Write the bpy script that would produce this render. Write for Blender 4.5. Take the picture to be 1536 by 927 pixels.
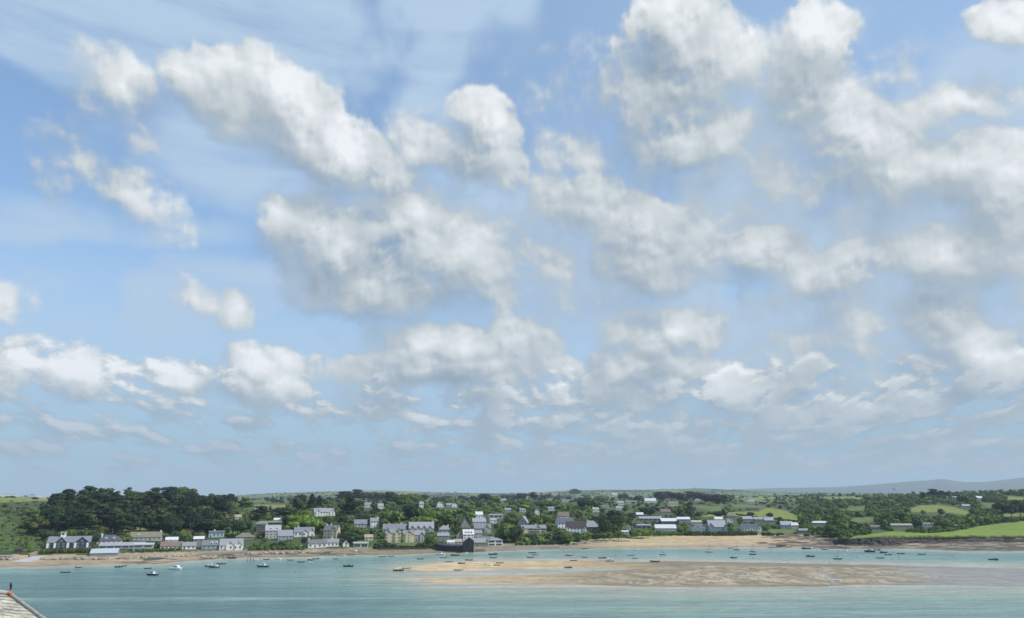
import bpy, bmesh, math, random
import numpy as np
from mathutils import Vector, Matrix

# ---------------------------------------------------------------- clean start
for o in list(bpy.data.objects):
    bpy.data.objects.remove(o)
S = bpy.context.scene
COL = S.collection
rnd = random.Random(11)
R = math.radians

# ---------------------------------------------------------------- camera
CAM_H = 42.0                    # viewpoint on the hillside, metres above low tide
FOC = 1110.0                    # focal length in photo pixels (photo is 1536 x 927)
PITCH = math.atan((748 - 463.5) / FOC)
cam_d = bpy.data.cameras.new('camera')
cam_d.sensor_width = 36.0
cam_d.lens = 36.0 * FOC / 1536.0
cam_d.clip_start = 0.5
cam_d.clip_end = 60000.0
cam = bpy.data.objects.new('camera', cam_d)
cam.location = (0, 0, CAM_H)
cam.rotation_euler = (math.pi / 2 + PITCH, 0, 0)
COL.objects.link(cam)
S.camera = cam

# ---------------------------------------------------------------- view
S.render.engine = 'CYCLES'
S.view_settings.view_transform = 'Standard'
S.view_settings.look = 'None'
S.view_settings.gamma = 1.0
S.view_settings.exposure = 0.0
S.view_settings.use_curve_mapping = False
S.cycles.max_bounces = 5
S.cycles.diffuse_bounces = 2
S.cycles.glossy_bounces = 2
S.cycles.transparent_max_bounces = 8
S.cycles.volume_bounces = 0

# ---------------------------------------------------------------- sun
SUN_EL = 48.0
SUN_DIR = Vector((math.cos(R(SUN_EL)) * math.cos(R(-14)), math.cos(R(SUN_EL)) * math.sin(R(-14)), math.sin(R(SUN_EL))))
sun_d = bpy.data.lights.new('sun', 'SUN')
sun_d.energy = 4.6
sun_d.angle = R(0.53)
sun_d.color = (1.0, 0.955, 0.88)
sun = bpy.data.objects.new('sun', sun_d)
sun.rotation_euler = SUN_DIR.to_track_quat('Z', 'Y').to_euler()
sun.location = (200, 0, 300)
COL.objects.link(sun)


def lin(r, g, b):
    f = lambda c: (c / 255 / 12.92) if c <= 10 else ((c / 255 + 0.055) / 1.055) ** 2.4
    return (f(r), f(g), f(b), 1.0)


# ---------------------------------------------------------------- node helper
class NT:
    def __init__(s, tree):
        s.t = tree

    def n(s, typ, **kw):
        nd = s.t.nodes.new(typ)
        for k, v in kw.items():
            setattr(nd, k, v)
        return nd

    def put(s, sock, v):
        if isinstance(v, bpy.types.NodeSocket):
            s.t.links.new(v, sock)
        elif v is not None:
            sock.default_value = v

    def math(s, op, a, b=None, c=None, clamp=False):
        nd = s.n('ShaderNodeMath', operation=op, use_clamp=clamp)
        for i, v in enumerate((a, b, c)):
            if v is not None:
                s.put(nd.inputs[i], v)
        return nd.outputs[0]

    def vm(s, op, a, b=None, scale=None):
        nd = s.n('ShaderNodeVectorMath', operation=op)
        s.put(nd.inputs[0], a)
        if b is not None:
            s.put(nd.inputs[1], b)
        if scale is not None:
            s.put(nd.inputs['Scale'], scale)
        return nd.outputs['Value'] if op in ('LENGTH', 'DOT_PRODUCT') else nd.outputs[0]

    def ramp(s, v, lo, hi, a=0.0, b=1.0, smooth=True):
        nd = s.n('ShaderNodeMapRange', interpolation_type='SMOOTHSTEP' if smooth else 'LINEAR')
        s.put(nd.inputs[0], v)
        for i, x in enumerate((lo, hi, a, b)):
            s.put(nd.inputs[i + 1], x)
        return nd.outputs[0]

    def mix(s, f, a, b, blend='MIX'):
        nd = s.n('ShaderNodeMix', data_type='RGBA', blend_type=blend)
        s.put(nd.inputs[0], f)
        s.put(nd.inputs[6], a)
        s.put(nd.inputs[7], b)
        return nd.outputs[2]

    def noise(s, vec, scale, detail=4, rough=0.5, dim='3D', w=None, lac=2.0, col=False, dist=0.0):
        nd = s.n('ShaderNodeTexNoise', noise_dimensions=dim)
        if vec is not None:
            s.put(nd.inputs['Vector'], vec)
        nd.inputs['Scale'].default_value = scale
        nd.inputs['Detail'].default_value = detail
        nd.inputs['Roughness'].default_value = rough
        nd.inputs['Lacunarity'].default_value = lac
        nd.inputs['Distortion'].default_value = dist
        return nd.outputs['Color'] if col else nd.outputs[0]

    def mapping(s, vec, loc=(0, 0, 0), rot=(0, 0, 0), sc=(1, 1, 1), typ='POINT'):
        nd = s.n('ShaderNodeMapping', vector_type=typ)
        s.put(nd.inputs['Vector'], vec)
        nd.inputs['Location'].default_value = loc
        nd.inputs['Rotation'].default_value = rot
        nd.inputs['Scale'].default_value = sc
        return nd.outputs[0]


_ct, _st = math.cos(PITCH), math.sin(PITCH)


def ray(px, py):
    """world direction of a photo pixel, used for measuring positions off the photo"""
    a, b = (px - 768.0) / FOC, -(py - 463.5) / FOC
    return Vector((a, _ct - b * _st, _st + b * _ct)).normalized()


def azel(px, py):
    d = ray(px, py)
    return math.degrees(math.atan2(d.x, d.y)), math.degrees(math.asin(d.z))

# ---------------------------------------------------------------- sky
W = bpy.data.worlds.new('World')
S.world = W
W.use_nodes = True
W.cycles.sampling_method = 'MANUAL'
W.cycles.sample_map_resolution = 256
wt = W.node_tree
for n_ in list(wt.nodes):
    wt.nodes.remove(n_)
w = NT(wt)
sky = w.n('ShaderNodeTexSky', sky_type='NISHITA')
sky.sun_disc = False
sky.sun_elevation = R(SUN_EL)
sky.sun_rotation = math.atan2(SUN_DIR.x, SUN_DIR.y)
sky.air_density = 1.1
sky.dust_density = 0.6
sky.ozone_density = 2.5
tc = w.n('ShaderNodeTexCoord')
sep = w.n('ShaderNodeSeparateXYZ')
w.put(sep.inputs[0], tc.outputs['Generated'])
DEG = 180 / math.pi
U_ = w.math('MULTIPLY', w.math('ARCTAN2', sep.outputs[0], sep.outputs[1]), DEG)   # azimuth, degrees
V_ = w.math('MULTIPLY', w.math('ARCSINE', sep.outputs[2]), DEG)                  # elevation, degrees
cmb = w.n('ShaderNodeCombineXYZ')
w.put(cmb.inputs[0], U_)
w.put(cmb.inputs[1], V_)
P0 = cmb.outputs[0]

# photo-measured cloud bodies: centre, half width, half height, tilt (clockwise), all read off in photo pixels
CUM = [
    (330, 140, 75, 50, 20), (430, 168, 120, 68, 22), (520, 232, 120, 58, 32), (585, 270, 75, 40, 20),
    (725, 192, 58, 58, 0), (700, 238, 100, 44, 15),
    (470, 345, 85, 60, 0), (570, 375, 140, 88, 0), (670, 385, 125, 85, 12), (540, 435, 130, 50, 0), (520, 385, 110, 70, 0), (600, 420, 130, 50, 0), (610, 355, 140, 75, 5), (700, 525, 130, 42, 0), (640, 560, 190, 30, 0), (980, 375, 110, 62, 20), (1340, 260, 150, 60, 15),  (450, 200, 120, 50, 25), (1020, 90, 110, 70, 0),
    (870, 308, 78, 50, 20), (955, 345, 100, 78, 30), (960, 395, 95, 50, 10),
    (1010, 40, 75, 75, 0), (1000, 130, 105, 80, 0), (1030, 205, 125, 60, 0),
    (1225, 60, 62, 60, 0), (1210, 135, 90, 75, 20), (1290, 215, 150, 70, 25),
    (1140, 380, 105, 55, 0), (1290, 395, 150, 48, -8),
    (1440, 255, 115, 62, 0), (1510, 300, 100, 90, 0), (1440, 375, 150, 65, 0),
    (1510, 35, 60, 42, 0),
    (1410, 470, 95, 55, 10), (1470, 530, 120, 48, 20),
    (640, 515, 95, 42, 0), (770, 515, 85, 46, 10), (700, 552, 180, 34, 0),
    (1000, 505, 105, 52, 0), (960, 555, 150, 36, 0),
    (115, 560, 65, 36, 0), (5, 560, 40, 34, 0), (395, 545, 62, 34, 10), (400, 585, 90, 24, 5), (280, 570, 60, 26, 0),
]
SOFT = [
    (185, 150, 80, 50, 20), (110, 250, 80, 55, 30), (200, 300, 95, 42, 30), (860, 225, 55, 45, 0),
    (1110, 110, 90, 60, 0), (1230, 300, 260, 90, 0), (1130, 250, 150, 80, 0), (1350, 190, 130, 50, 20),
    (15, 455, 45, 28, 0), (290, 450, 48, 28, 10), (352, 462, 30, 40, -10), (1460, 150, 100, 40, 20),
    (850, 395, 90, 50, 30), (620, 230, 60, 60, 0), (1200, 330, 300, 130, 0), (1330, 480, 330, 110, 0), (1000, 600, 320, 60, 0), (1100, 230, 330, 150, 10), (1400, 560, 260, 90, 0), (760, 420, 300, 120, 0), (1240, 590, 330, 90, 0), (880, 610, 190, 46, 0), (560, 605, 75, 20, 0),
]
VEIL = [
    (300, 40, 520, 110, -4), (600, 70, 360, 120, -26), (90, 85, 260, 40, 0), (480, 150, 360, 110, 0), (360, 230, 240, 120, 0),
    (150, 345, 330, 50, -5), (300, 455, 520, 80, -5), (620, 260, 300, 120, 0), (1400, 150, 300, 110, -10), (1000, 350, 560, 150, 0), (1350, 330, 460, 220, 0),
    (1250, 470, 620, 140, 0), (1190, 160, 260, 150, 0),
]


def blob_group(name, blobs, sm, grow=1.22):
    g = bpy.data.node_groups.new(name, 'ShaderNodeTree')
    g.interface.new_socket('P', in_out='INPUT', socket_type='NodeSocketVector')
    g.interface.new_socket('F', in_out='OUTPUT', socket_type='NodeSocketFloat')
    q = NT(g)
    gi, go = q.n('NodeGroupInput'), q.n('NodeGroupOutput')
    acc = None
    for (px, py, rx, ry, rot) in blobs:
        u, v = azel(px, py)
        k = (azel(px + 20, py)[0] - azel(px - 20, py)[0]) / 40.0
        kv = (azel(px, py - 20)[1] - azel(px, py + 20)[1]) / 40.0
        m = q.mapping(gi.outputs[0], (u, v, 0), (0, 0, R(-rot)), (rx * k * grow, ry * kv * grow * 1.06, 1), 'TEXTURE')
        gr = q.n('ShaderNodeTexGradient', gradient_type='SPHERICAL')
        q.put(gr.inputs[0], m)
        f = gr.outputs[1]
        if acc is None:
            acc = f
        else:
            acc = q.math('SMOOTH_MAX', acc, q.math('MULTIPLY_ADD', f, 1 + sm, -sm), sm)
    q.put(go.inputs[0], acc)
    return g


g_cum = blob_group('cumulus_bodies', CUM, 0.18, 1.42)
g_soft = blob_group('soft_bodies', SOFT, 0.15, 1.55)
g_veil = blob_group('veil_bodies', VEIL, 0.2)


def use(q, grp, p, both=False):
    nd = q.n('ShaderNodeGroup')
    nd.node_tree = grp
    q.put(nd.inputs[0], p)
    return nd if both else nd.outputs[0]


# cloud density at a direction: bodies carrying cauliflower noise, plus the low banks near the horizon
WOFF = (-47.2, 63.9, 0)


def density_group(fine):
  g = bpy.data.node_groups.new('cloud_density', 'ShaderNodeTree')
  g.interface.new_socket('P', in_out='INPUT', socket_type='NodeSocketVector')
  g.interface.new_socket('D', in_out='OUTPUT', socket_type='NodeSocketFloat')
  g.interface.new_socket('B', in_out='OUTPUT', socket_type='NodeSocketFloat')
  q = NT(g)
  gi, go = q.n('NodeGroupInput'), q.n('NodeGroupOutput')
  P = gi.outputs[0]
  warp = q.vm('SUBTRACT', q.noise(q.vm('ADD', P, WOFF), 0.26, 5, 0.52, '2D', col=True), (0.5, 0.5, 0.5))
  PW = q.vm('ADD', P, q.vm('SCALE', warp, scale=2.0))
  body = q.math('SQRT', use(q, g_cum, PW))
  soft = q.math('MULTIPLY', q.math('SQRT', use(q, g_soft, PW)), 0.62)
  base = q.math('MAXIMUM', body, soft)
  # low banks: long flat rows, finer and flatter towards the horizon
  sp = q.n('ShaderNodeSeparateXYZ')
  q.put(sp.inputs[0], PW)
  sp = q.n('ShaderNodeSeparateXYZ')
  q.put(sp.inputs[0], P)
  cb = q.n('ShaderNodeCombineXYZ')
  q.put(cb.inputs[0], q.math('MULTIPLY', sp.outputs[0], q.ramp(sp.outputs[1], 0.0, 9.0, 0.27, 0.20)))
  q.put(cb.inputs[1], q.math('MULTIPLY', q.math('LOGARITHM', q.math('ADD', q.math('MAXIMUM', sp.outputs[1], 0.0), 2.2), math.e), 3.6))
  bank = q.noise(cb.outputs[0], 1.25, 7, 0.56, '2D')
  right = q.ramp(sp.outputs[0], -14.0, 8.0)
  bank = q.math('ADD', bank, q.math('MULTIPLY', right, 0.13))
  inlow = q.math('MULTIPLY', q.ramp(sp.outputs[1], 0.9, 2.2), q.ramp(sp.outputs[1], 11.5, 8.5))
  lowf = q.math('MULTIPLY', q.math('MULTIPLY', q.math('SUBTRACT', bank, 0.375), 3.2), inlow)
  lowf = q.math('MINIMUM', lowf, 0.80)
  base = q.math('MAXIMUM', base, lowf)
  # the rest of the sky, away from the photographed part
  away = q.ramp(q.vm('LENGTH', q.vm('MULTIPLY', q.vm('SUBTRACT', P, (0, 12, 0)), (1 / 45.0, 1 / 30.0, 0))), 1.0, 1.35)
  far = q.math('MULTIPLY', q.math('SUBTRACT', q.noise(P, 0.055, 4, 0.5, '2D'), 0.47), 3.0)
  base = q.math('MAXIMUM', base, q.math('MULTIPLY', far, away))
  n1 = q.math('SUBTRACT', q.noise(P, 0.30, 9 if fine else 2, 0.52, '2D'), 0.5)
  vo = q.n('ShaderNodeTexVoronoi', voronoi_dimensions='2D', feature='F1')
  vo.inputs['Scale'].default_value = 0.62
  vo.inputs['Detail'].default_value = 2.5 if fine else 0.0
  vo.inputs['Roughness'].default_value = 0.55
  vo.inputs['Lacunarity'].default_value = 2.2
  q.put(vo.inputs['Vector'], PW)
  puff = q.math('SUBTRACT', 0.48, vo.outputs['Distance'])
  gate = q.ramp(base, 0.0, 0.25)
  d = q.math('ADD', base, q.math('MULTIPLY', n1, q.math('MULTIPLY', gate, q.ramp(base, 0.35, 0.80, 0.74, 0.34))))
  d = q.math('ADD', d, q.math('MULTIPLY', puff, q.math('MULTIPLY', gate, 0.07)))
  q.put(go.inputs[0], d)
  nl = q.math('SUBTRACT', q.noise(P, 0.30, 1.5, 0.5, '2D'), 0.5)
  q.put(go.inputs[1], q.math('ADD', base, q.math('MULTIPLY', nl, 0.7)))
  return g


g_den = density_group(True)
g_rough = density_group(False)

N0 = use(w, g_den, P0, True)
D0, B0 = N0.outputs[0], N0.outputs[1]
LU, LV = 0.50, 0.86
D1 = use(w, g_den, w.vm('ADD', P0, (LU * 0.5, LV * 0.5, 0)))
B2 = use(w, g_rough, w.vm('ADD', P0, (LU * 2.9, LV * 2.9, 0)), True).outputs[1]
# amount of cloud between this point and the sun decides how bright it is
sh = w.math('ADD', w.math('MULTIPLY', w.math('SUBTRACT', D0, D1), 1.05), w.math('MULTIPLY', w.math('SUBTRACT', B0, B2), 0.82))
lit = w.math('ADD', w.math('MULTIPLY', sh, 0.88), 0.34, clamp=True)
cr = w.n('ShaderNodeValToRGB')
E = cr.color_ramp.elements
E[0].position = 0.0
E[0].color = lin(143, 158, 172)
E[1].position = 1.0
E[1].color = lin(246, 249, 252)
for p_, c_ in ((0.25, lin(170, 182, 191)), (0.45, lin(194, 203, 208)), (0.68, lin(218, 224, 226))):
    e = E.new(p_)
    e.color = c_
lit = w.math('MULTIPLY', lit, w.ramp(V_, 2.0, 9.0, 0.58, 1.0))
w.put(cr.inputs[0], lit)
ccol = cr.outputs[0]
# distance: low clouds take the blue-grey of the air in front of them
lowmix = w.ramp(V_, 9.0, 1.0, 0.0, 0.62)
ccol = w.mix(lowmix, ccol, w.mix(w.ramp(U_, -15.0, 10.0), lin(146, 171, 195), lin(170, 190, 203)))
alpha = w.ramp(w.math('MULTIPLY', D0, w.ramp(sh, -0.2, 0.5, 0.85, 1.75)), 0.10, 0.80)
alpha = w.math('MULTIPLY', alpha, 0.96)

# high thin veil
vw = w.vm('SUBTRACT', w.noise(P0, 0.07, 4, 0.5, '2D', col=True), (0.5, 0.5, 0.5))
PV = w.vm('ADD', P0, w.vm('SCALE', vw, scale=3.5))
veil = use(w, g_veil, PV)
str_ = w.noise(w.mapping(P0, rot=(0, 0, R(-14)), sc=(0.35, 2.2, 1)), 0.16, 5, 0.55, '2D')
veil = w.math('MULTIPLY', w.ramp(veil, 0.0, 0.55), w.ramp(str_, 0.28, 0.66, 0.50, 1.0))
horizon = w.ramp(V_, 26.0, 6.0, 0.0, 0.90)
veil = w.math('MAXIMUM', w.math('ADD', w.math('MULTIPLY', veil, 0.74), w.ramp(U_, -22.0, 16.0, 0.24, 0.52)), horizon)
skyc = w.vm('MULTIPLY', sky.outputs[0], (0.126, 0.160, 0.180))   # Nishita at about 0.1, with the camera's saturated blue
hcol = w.mix(w.ramp(V_, 1.0, 12.0), lin(152, 187, 209), lin(181, 205, 230))
col = w.mix(veil, skyc, hcol)
col = w.mix(alpha, col, ccol)
bg = w.n('ShaderNodeBackground')
w.put(bg.inputs[0], col)
bg.inputs[1].default_value = 1.0
out = w.n('ShaderNodeOutputWorld')
w.put(out.inputs[0], bg.outputs[0])

# ---------------------------------------------------------------- mesh helpers
def new_obj(name, me, parent=None):
    o = bpy.data.objects.new(name, me)
    COL.objects.link(o)
    if parent is not None:
        o.parent = parent
    return o


def tag(o, label=None, cat=None, group=None, kind=None):
    if label:
        o['label'] = label
    if cat:
        o['category'] = cat
    if group:
        o['group'] = group
    if kind:
        o['kind'] = kind
    return o


def empty(name, loc, rz=0.0):
    o = bpy.data.objects.new(name, None)
    o.empty_display_size = 0.5
    o.location = loc
    o.rotation_euler = (0, 0, rz)
    COL.objects.link(o)
    return o


class MB:
    """collects faces for ONE mesh"""
    def __init__(s):
        s.v, s.f = [], []

    def poly(s, pts):
        i = len(s.v)
        s.v += [tuple(p) for p in pts]
        s.f.append(tuple(range(i, i + len(pts))))

    def hexa(s, p):
        """8 points: bottom ring 0-3, top ring 4-7 (both counter-clockwise from above)"""
        i = len(s.v)
        s.v += [tuple(q) for q in p]
        for f in ((3, 2, 1, 0), (4, 5, 6, 7), (0, 1, 5, 4), (1, 2, 6, 5), (2, 3, 7, 6), (3, 0, 4, 7)):
            s.f.append(tuple(i + k for k in f))
        return s

    def box(s, x0, x1, y0, y1, z0, z1):
        return s.hexa([(x0, y0, z0), (x1, y0, z0), (x1, y1, z0), (x0, y1, z0),
                       (x0, y0, z1), (x1, y0, z1), (x1, y1, z1), (x0, y1, z1)])

    def prism(s, prof, axis, a0, a1):
        """profile of (u, z) pairs pulled along 'x' or 'y' from a0 to a1"""
        n = len(prof)
        i = len(s.v)
        for a in (a0, a1):
            for (u, z) in prof:
                s.v.append((a, u, z) if axis == 'x' else (u, a, z))
        s.f.append(tuple(i + k for k in range(n)))
        s.f.append(tuple(i + n + k for k in reversed(range(n))))
        for k in range(n):
            j = (k + 1) % n
            s.f.append((i + j, i + k, i + n + k, i + n + j))
        return s

    def tube(s, p0, p1, r0, r1=None, n=8):
        r1 = r0 if r1 is None else r1
        p0, p1 = Vector(p0), Vector(p1)
        d = (p1 - p0).normalized()
        a = d.orthogonal().normalized()
        b = d.cross(a)
        i = len(s.v)
        for p, r in ((p0, r0), (p1, r1)):
            for k in range(n):
                t = 2 * math.pi * k / n
                s.v.append(tuple(p + (a * math.cos(t) + b * math.sin(t)) * r))
        for k in range(n):
            j = (k + 1) % n
            s.f.append((i + k, i + j, i + n + j, i + n + k))
        s.f.append(tuple(i + k for k in reversed(range(n))))
        s.f.append(tuple(i + n + k for k in range(n)))
        return s

    def loft(s, rings, cap=True):
        n = len(rings[0])
        i = len(s.v)
        for r in rings:
            s.v += [tuple(p) for p in r]
        for a in range(len(rings) - 1):
            for k in range(n):
                j = (k + 1) % n
                s.f.append((i + a * n + k, i + a * n + j, i + (a + 1) * n + j, i + (a + 1) * n + k))
        if cap:
            s.f.append(tuple(i + k for k in reversed(range(n))))
            s.f.append(tuple(i + (len(rings) - 1) * n + k for k in range(n)))
        return s

    def mesh(s, name, mat, smooth=False, fix=True):
        me = bpy.data.meshes.new(name)
        me.from_pydata(s.v, [], s.f)
        if fix:
            b = bmesh.new()
            b.from_mesh(me)
            bmesh.ops.recalc_face_normals(b, faces=b.faces)
            b.to_mesh(me)
            b.free()
        if smooth:
            me.polygons.foreach_set('use_smooth', [True] * len(me.polygons))
        me.materials.append(mat)
        return me

    def build(s, name, mat, parent=None, smooth=False):
        return new_obj(name, s.mesh(name, mat, smooth), parent)


def np_mesh(name, V, F, mat, smooth=True):
    """V (n,3) float array, F (m,k) int array with k = 3 or 4"""
    me = bpy.data.meshes.new(name)
    me.vertices.add(len(V))
    me.vertices.foreach_set('co', np.asarray(V, dtype=np.float32).ravel())
    k = F.shape[1]
    me.loops.add(F.size)
    me.loops.foreach_set('vertex_index', F.astype(np.int32).ravel())
    me.polygons.add(len(F))
    me.polygons.foreach_set('loop_start', np.arange(0, F.size, k, dtype=np.int32))
    if smooth:
        me.polygons.foreach_set('use_smooth', np.ones(len(F), dtype=bool))
    me.update(calc_edges=True)
    if mat is not None:
        me.materials.append(mat)
    return me


# ---------------------------------------------------------------- material helper
MATS = {}


def mat(name, color, rough=0.85, vary=0.12, scale=1.2, spec=0.3, metal=0.0, bump=0.0, bscale=6.0, objvar=0.0, coords='Object'):
    if name in MATS:
        return MATS[name]
    m = bpy.data.materials.new(name)
    m.use_nodes = True
    t = m.node_tree
    for x in list(t.nodes):
        t.nodes.remove(x)
    q = NT(t)
    bs = q.n('ShaderNodeBsdfPrincipled')
    c4 = tuple(color[:3]) + (1.0,)
    tc_ = q.n('ShaderNodeTexCoord')
    co = tc_.outputs[coords]
    c = c4
    if vary > 0:
        nz = q.noise(co, scale, 5, 0.6)
        k = q.ramp(nz, 0.25, 0.75, 1 - vary, 1 + vary)
        if objvar > 0:
            oi = q.n('ShaderNodeObjectInfo')
            k = q.math('MULTIPLY', k, q.ramp(oi.outputs['Random'], 0, 1, 1 - objvar, 1 + objvar, False))
        c = q.vm('SCALE', c4[:3], scale=k)
    q.put(bs.inputs['Base Color'], c)
    bs.inputs['Roughness'].default_value = rough
    bs.inputs['Specular IOR Level'].default_value = spec
    bs.inputs['Metallic'].default_value = metal
    if bump > 0:
        bp = q.n('ShaderNodeBump')
        bp.inputs['Strength'].default_value = 0.6
        bp.inputs['Distance'].default_value = bump
        q.put(bp.inputs['Height'], q.noise(co, bscale, 4, 0.6))
        q.put(bs.inputs['Normal'], bp.outputs[0])
    o = q.n('ShaderNodeOutputMaterial')
    q.put(o.inputs[0], bs.outputs[0])
    MATS[name] = m
    return m


# ---------------------------------------------------------------- measuring the land off the photo
def sea_point(px, py, z=0.0):
    d = ray(px, py)
    k = (z - CAM_H) / d.z
    return d.x * k, d.y * k


def curve(pts):
    """a line seen at water level in the photo -> y as a function of t = x / y"""
    P = [sea_point(a, b) for a, b in pts]
    t = np.array([x / y for x, y in P])
    y = np.array([p[1] for p in P])
    return lambda q: np.interp(q, t, y)


def project(x, y, z):
    dep = y * _ct + (z - CAM_H) * _st
    return 768 + FOC * x / dep, 463.5 - FOC * (-y * _st + (z - CAM_H) * _ct) / dep


SHORE = curve([(-900, 852), (0, 850), (60, 850), (130, 847), (200, 846), (240, 846), (270, 842), (300, 841), (330, 838),
               (400, 836), (470, 835), (500, 833), (600, 832), (640, 830), (700, 829), (740, 827), (800, 824), (860, 823.5),
               (960, 821.5), (1120, 821), (1190, 822), (1250, 823), (1340, 823), (1400, 824.5), (1440, 826.5), (1536, 826.5), (1900, 827), (2500, 828)])
BACK = curve([(-900, 840), (0, 838), (130, 838), (170, 836), (240, 834), (300, 832), (340, 830.5), (400, 829), (480, 828),
              (500, 828), (560, 826), (600, 825), (650, 825), (690, 823), (740, 819.5), (850, 818), (870, 816), (890, 813), (940, 811),
              (960, 809), (1000, 808), (1060, 807), (1120, 806), (1160, 805), (1200, 805.5), (1240, 808), (1256, 813), (1275, 817),
              (1330, 817), (1390, 815), (1430, 814), (1536, 813), (1900, 812), (2500, 812)])
B1T = curve([(560, 852), (610, 851), (660, 845), (720, 842), (800, 841), (900, 840), (950, 843), (1000, 841.5), (1100, 843), (1200, 845),
             (1300, 847), (1400, 850), (1470, 851), (1536, 853), (1900, 854), (2500, 856)])
B1B = curve([(560, 852), (610, 853.5), (640, 856), (700, 855), (760, 854.5), (850, 852.5), (920, 851), (960, 853), (1000, 862), (1100, 866), (1536, 866), (2500, 866)])
B2T = curve([(560, 868), (620, 868), (640, 867.5), (760, 864), (860, 859), (940, 854.5), (1000, 850), (1060, 848), (1536, 854), (2500, 856)])
B2B = curve([(560, 868), (620, 869), (640, 873), (760, 876), (860, 877), (960, 880.5), (1100, 880), (1160, 880), (1300, 878), (1400, 878), (1500, 880), (1536, 880), (2500, 882)])

# height of the land: rows = photo columns, columns = metres behind the top of the beach
TU = np.array([0, 20, 60, 120, 200, 350, 600, 1000, 1800, 3000.0])
TC = [(-500, [3, 5, 12, 22, 34, 42, 46, 48, 48, 46]),
      (0,    [3, 5, 12, 22, 32, 40, 44, 45, 46, 44]),
      (60,   [3, 5, 9, 19, 29, 37, 42, 43, 45, 44]),
      (150,  [3, 5, 8, 17, 27, 33, 36, 37, 40, 42]),
      (330,  [3, 4, 6, 10, 17, 25, 29, 33, 38, 42]),
      (480,  [3, 5, 8, 14, 21, 28, 33, 35, 38, 40]),
      (700,  [3, 5, 9, 14, 20, 26, 31, 34, 38, 40]),
      (900,  [3, 5, 9, 14, 19, 25, 30, 34, 38, 40]),
      (1080, [3, 5, 8, 12, 17, 23, 29, 35, 46, 44]),
      (1200, [2, 3, 6, 9, 12, 18, 26, 35, 50, 46]),
      (1290, [8, 8.3, 9, 10, 10, 16, 26, 38, 52, 48]),
      (1400, [6.5, 7.5, 9, 11, 10, 18, 30, 47, 62, 56]),
      (1536, [5.5, 8, 13, 18, 17, 24, 40, 60, 78, 60]),
      (1900, [5.5, 9, 15, 21, 22, 30, 46, 66, 84, 60])]
_tt = np.array([(c - 768) / FOC / _ct for c, _ in TC])
_tz = np.array([z for _, z in TC], dtype=float)
RIDGE_A = [(-800, 744), (0, 745), (250, 747), (330, 745), (400, 740.5), (450, 738.5), (520, 736.5), (580, 736), (640, 738), (700, 739.5), (760, 740), (800, 739),
           (850, 736), (900, 734.5), (960, 735), (1010, 734), (1050, 732.5), (1100, 735), (1160, 738), (1250, 740), (1400, 741), (1536, 742), (2300, 744)]
RIDGE_B = [(-800, 748), (900, 746), (1000, 738), (1060, 734), (1120, 731.5), (1180, 730), (1250, 729), (1300, 726), (1340, 722.5), (1370, 720), (1395, 718.5),
           (1412, 716.5), (1430, 719), (1450, 721.5), (1480, 721), (1510, 717.5), (1536, 714.5), (1600, 711), (1750, 716), (2300, 735)]


def _ridge(tab, y0):
    t, z = [], []
    for a, b in tab:
        d = ray(a, b)
        t.append(d.x / d.y)
        z.append(CAM_H + y0 * d.z / d.y)
    t, z = np.array(t), np.array(z)
    return lambda q: np.interp(q, t, z)


RA, RB = _ridge(RIDGE_A, 6000.0), _ridge(RIDGE_B, 14500.0)


def _hash(ix, iy, seed):
    h = (ix.astype(np.int64) * 374761393 + iy.astype(np.int64) * 668265263 + seed * 1442695041) & 0xffffffff
    h = ((h ^ (h >> 13)) * 1274126177) & 0xffffffff
    return ((h ^ (h >> 16)) & 0xffff) / 65535.0


def vnoise(x, y, seed=0):
    ix, iy = np.floor(x), np.floor(y)
    fx, fy = x - ix, y - iy
    fx, fy = fx * fx * (3 - 2 * fx), fy * fy * (3 - 2 * fy)
    a, b = _hash(ix, iy, seed), _hash(ix + 1, iy, seed)
    c, d = _hash(ix, iy + 1, seed), _hash(ix + 1, iy + 1, seed)
    return (a * (1 - fx) + b * fx) * (1 - fy) + (c * (1 - fx) + d * fx) * fy


def fbm(x, y, oct=4, seed=0):
    s, a, n = 0, 1.0, 0
    for k in range(oct):
        s = s + a * vnoise(x * 2 ** k, y * 2 ** k, seed + k)
        n += a
        a *= 0.5
    return s / n


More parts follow.
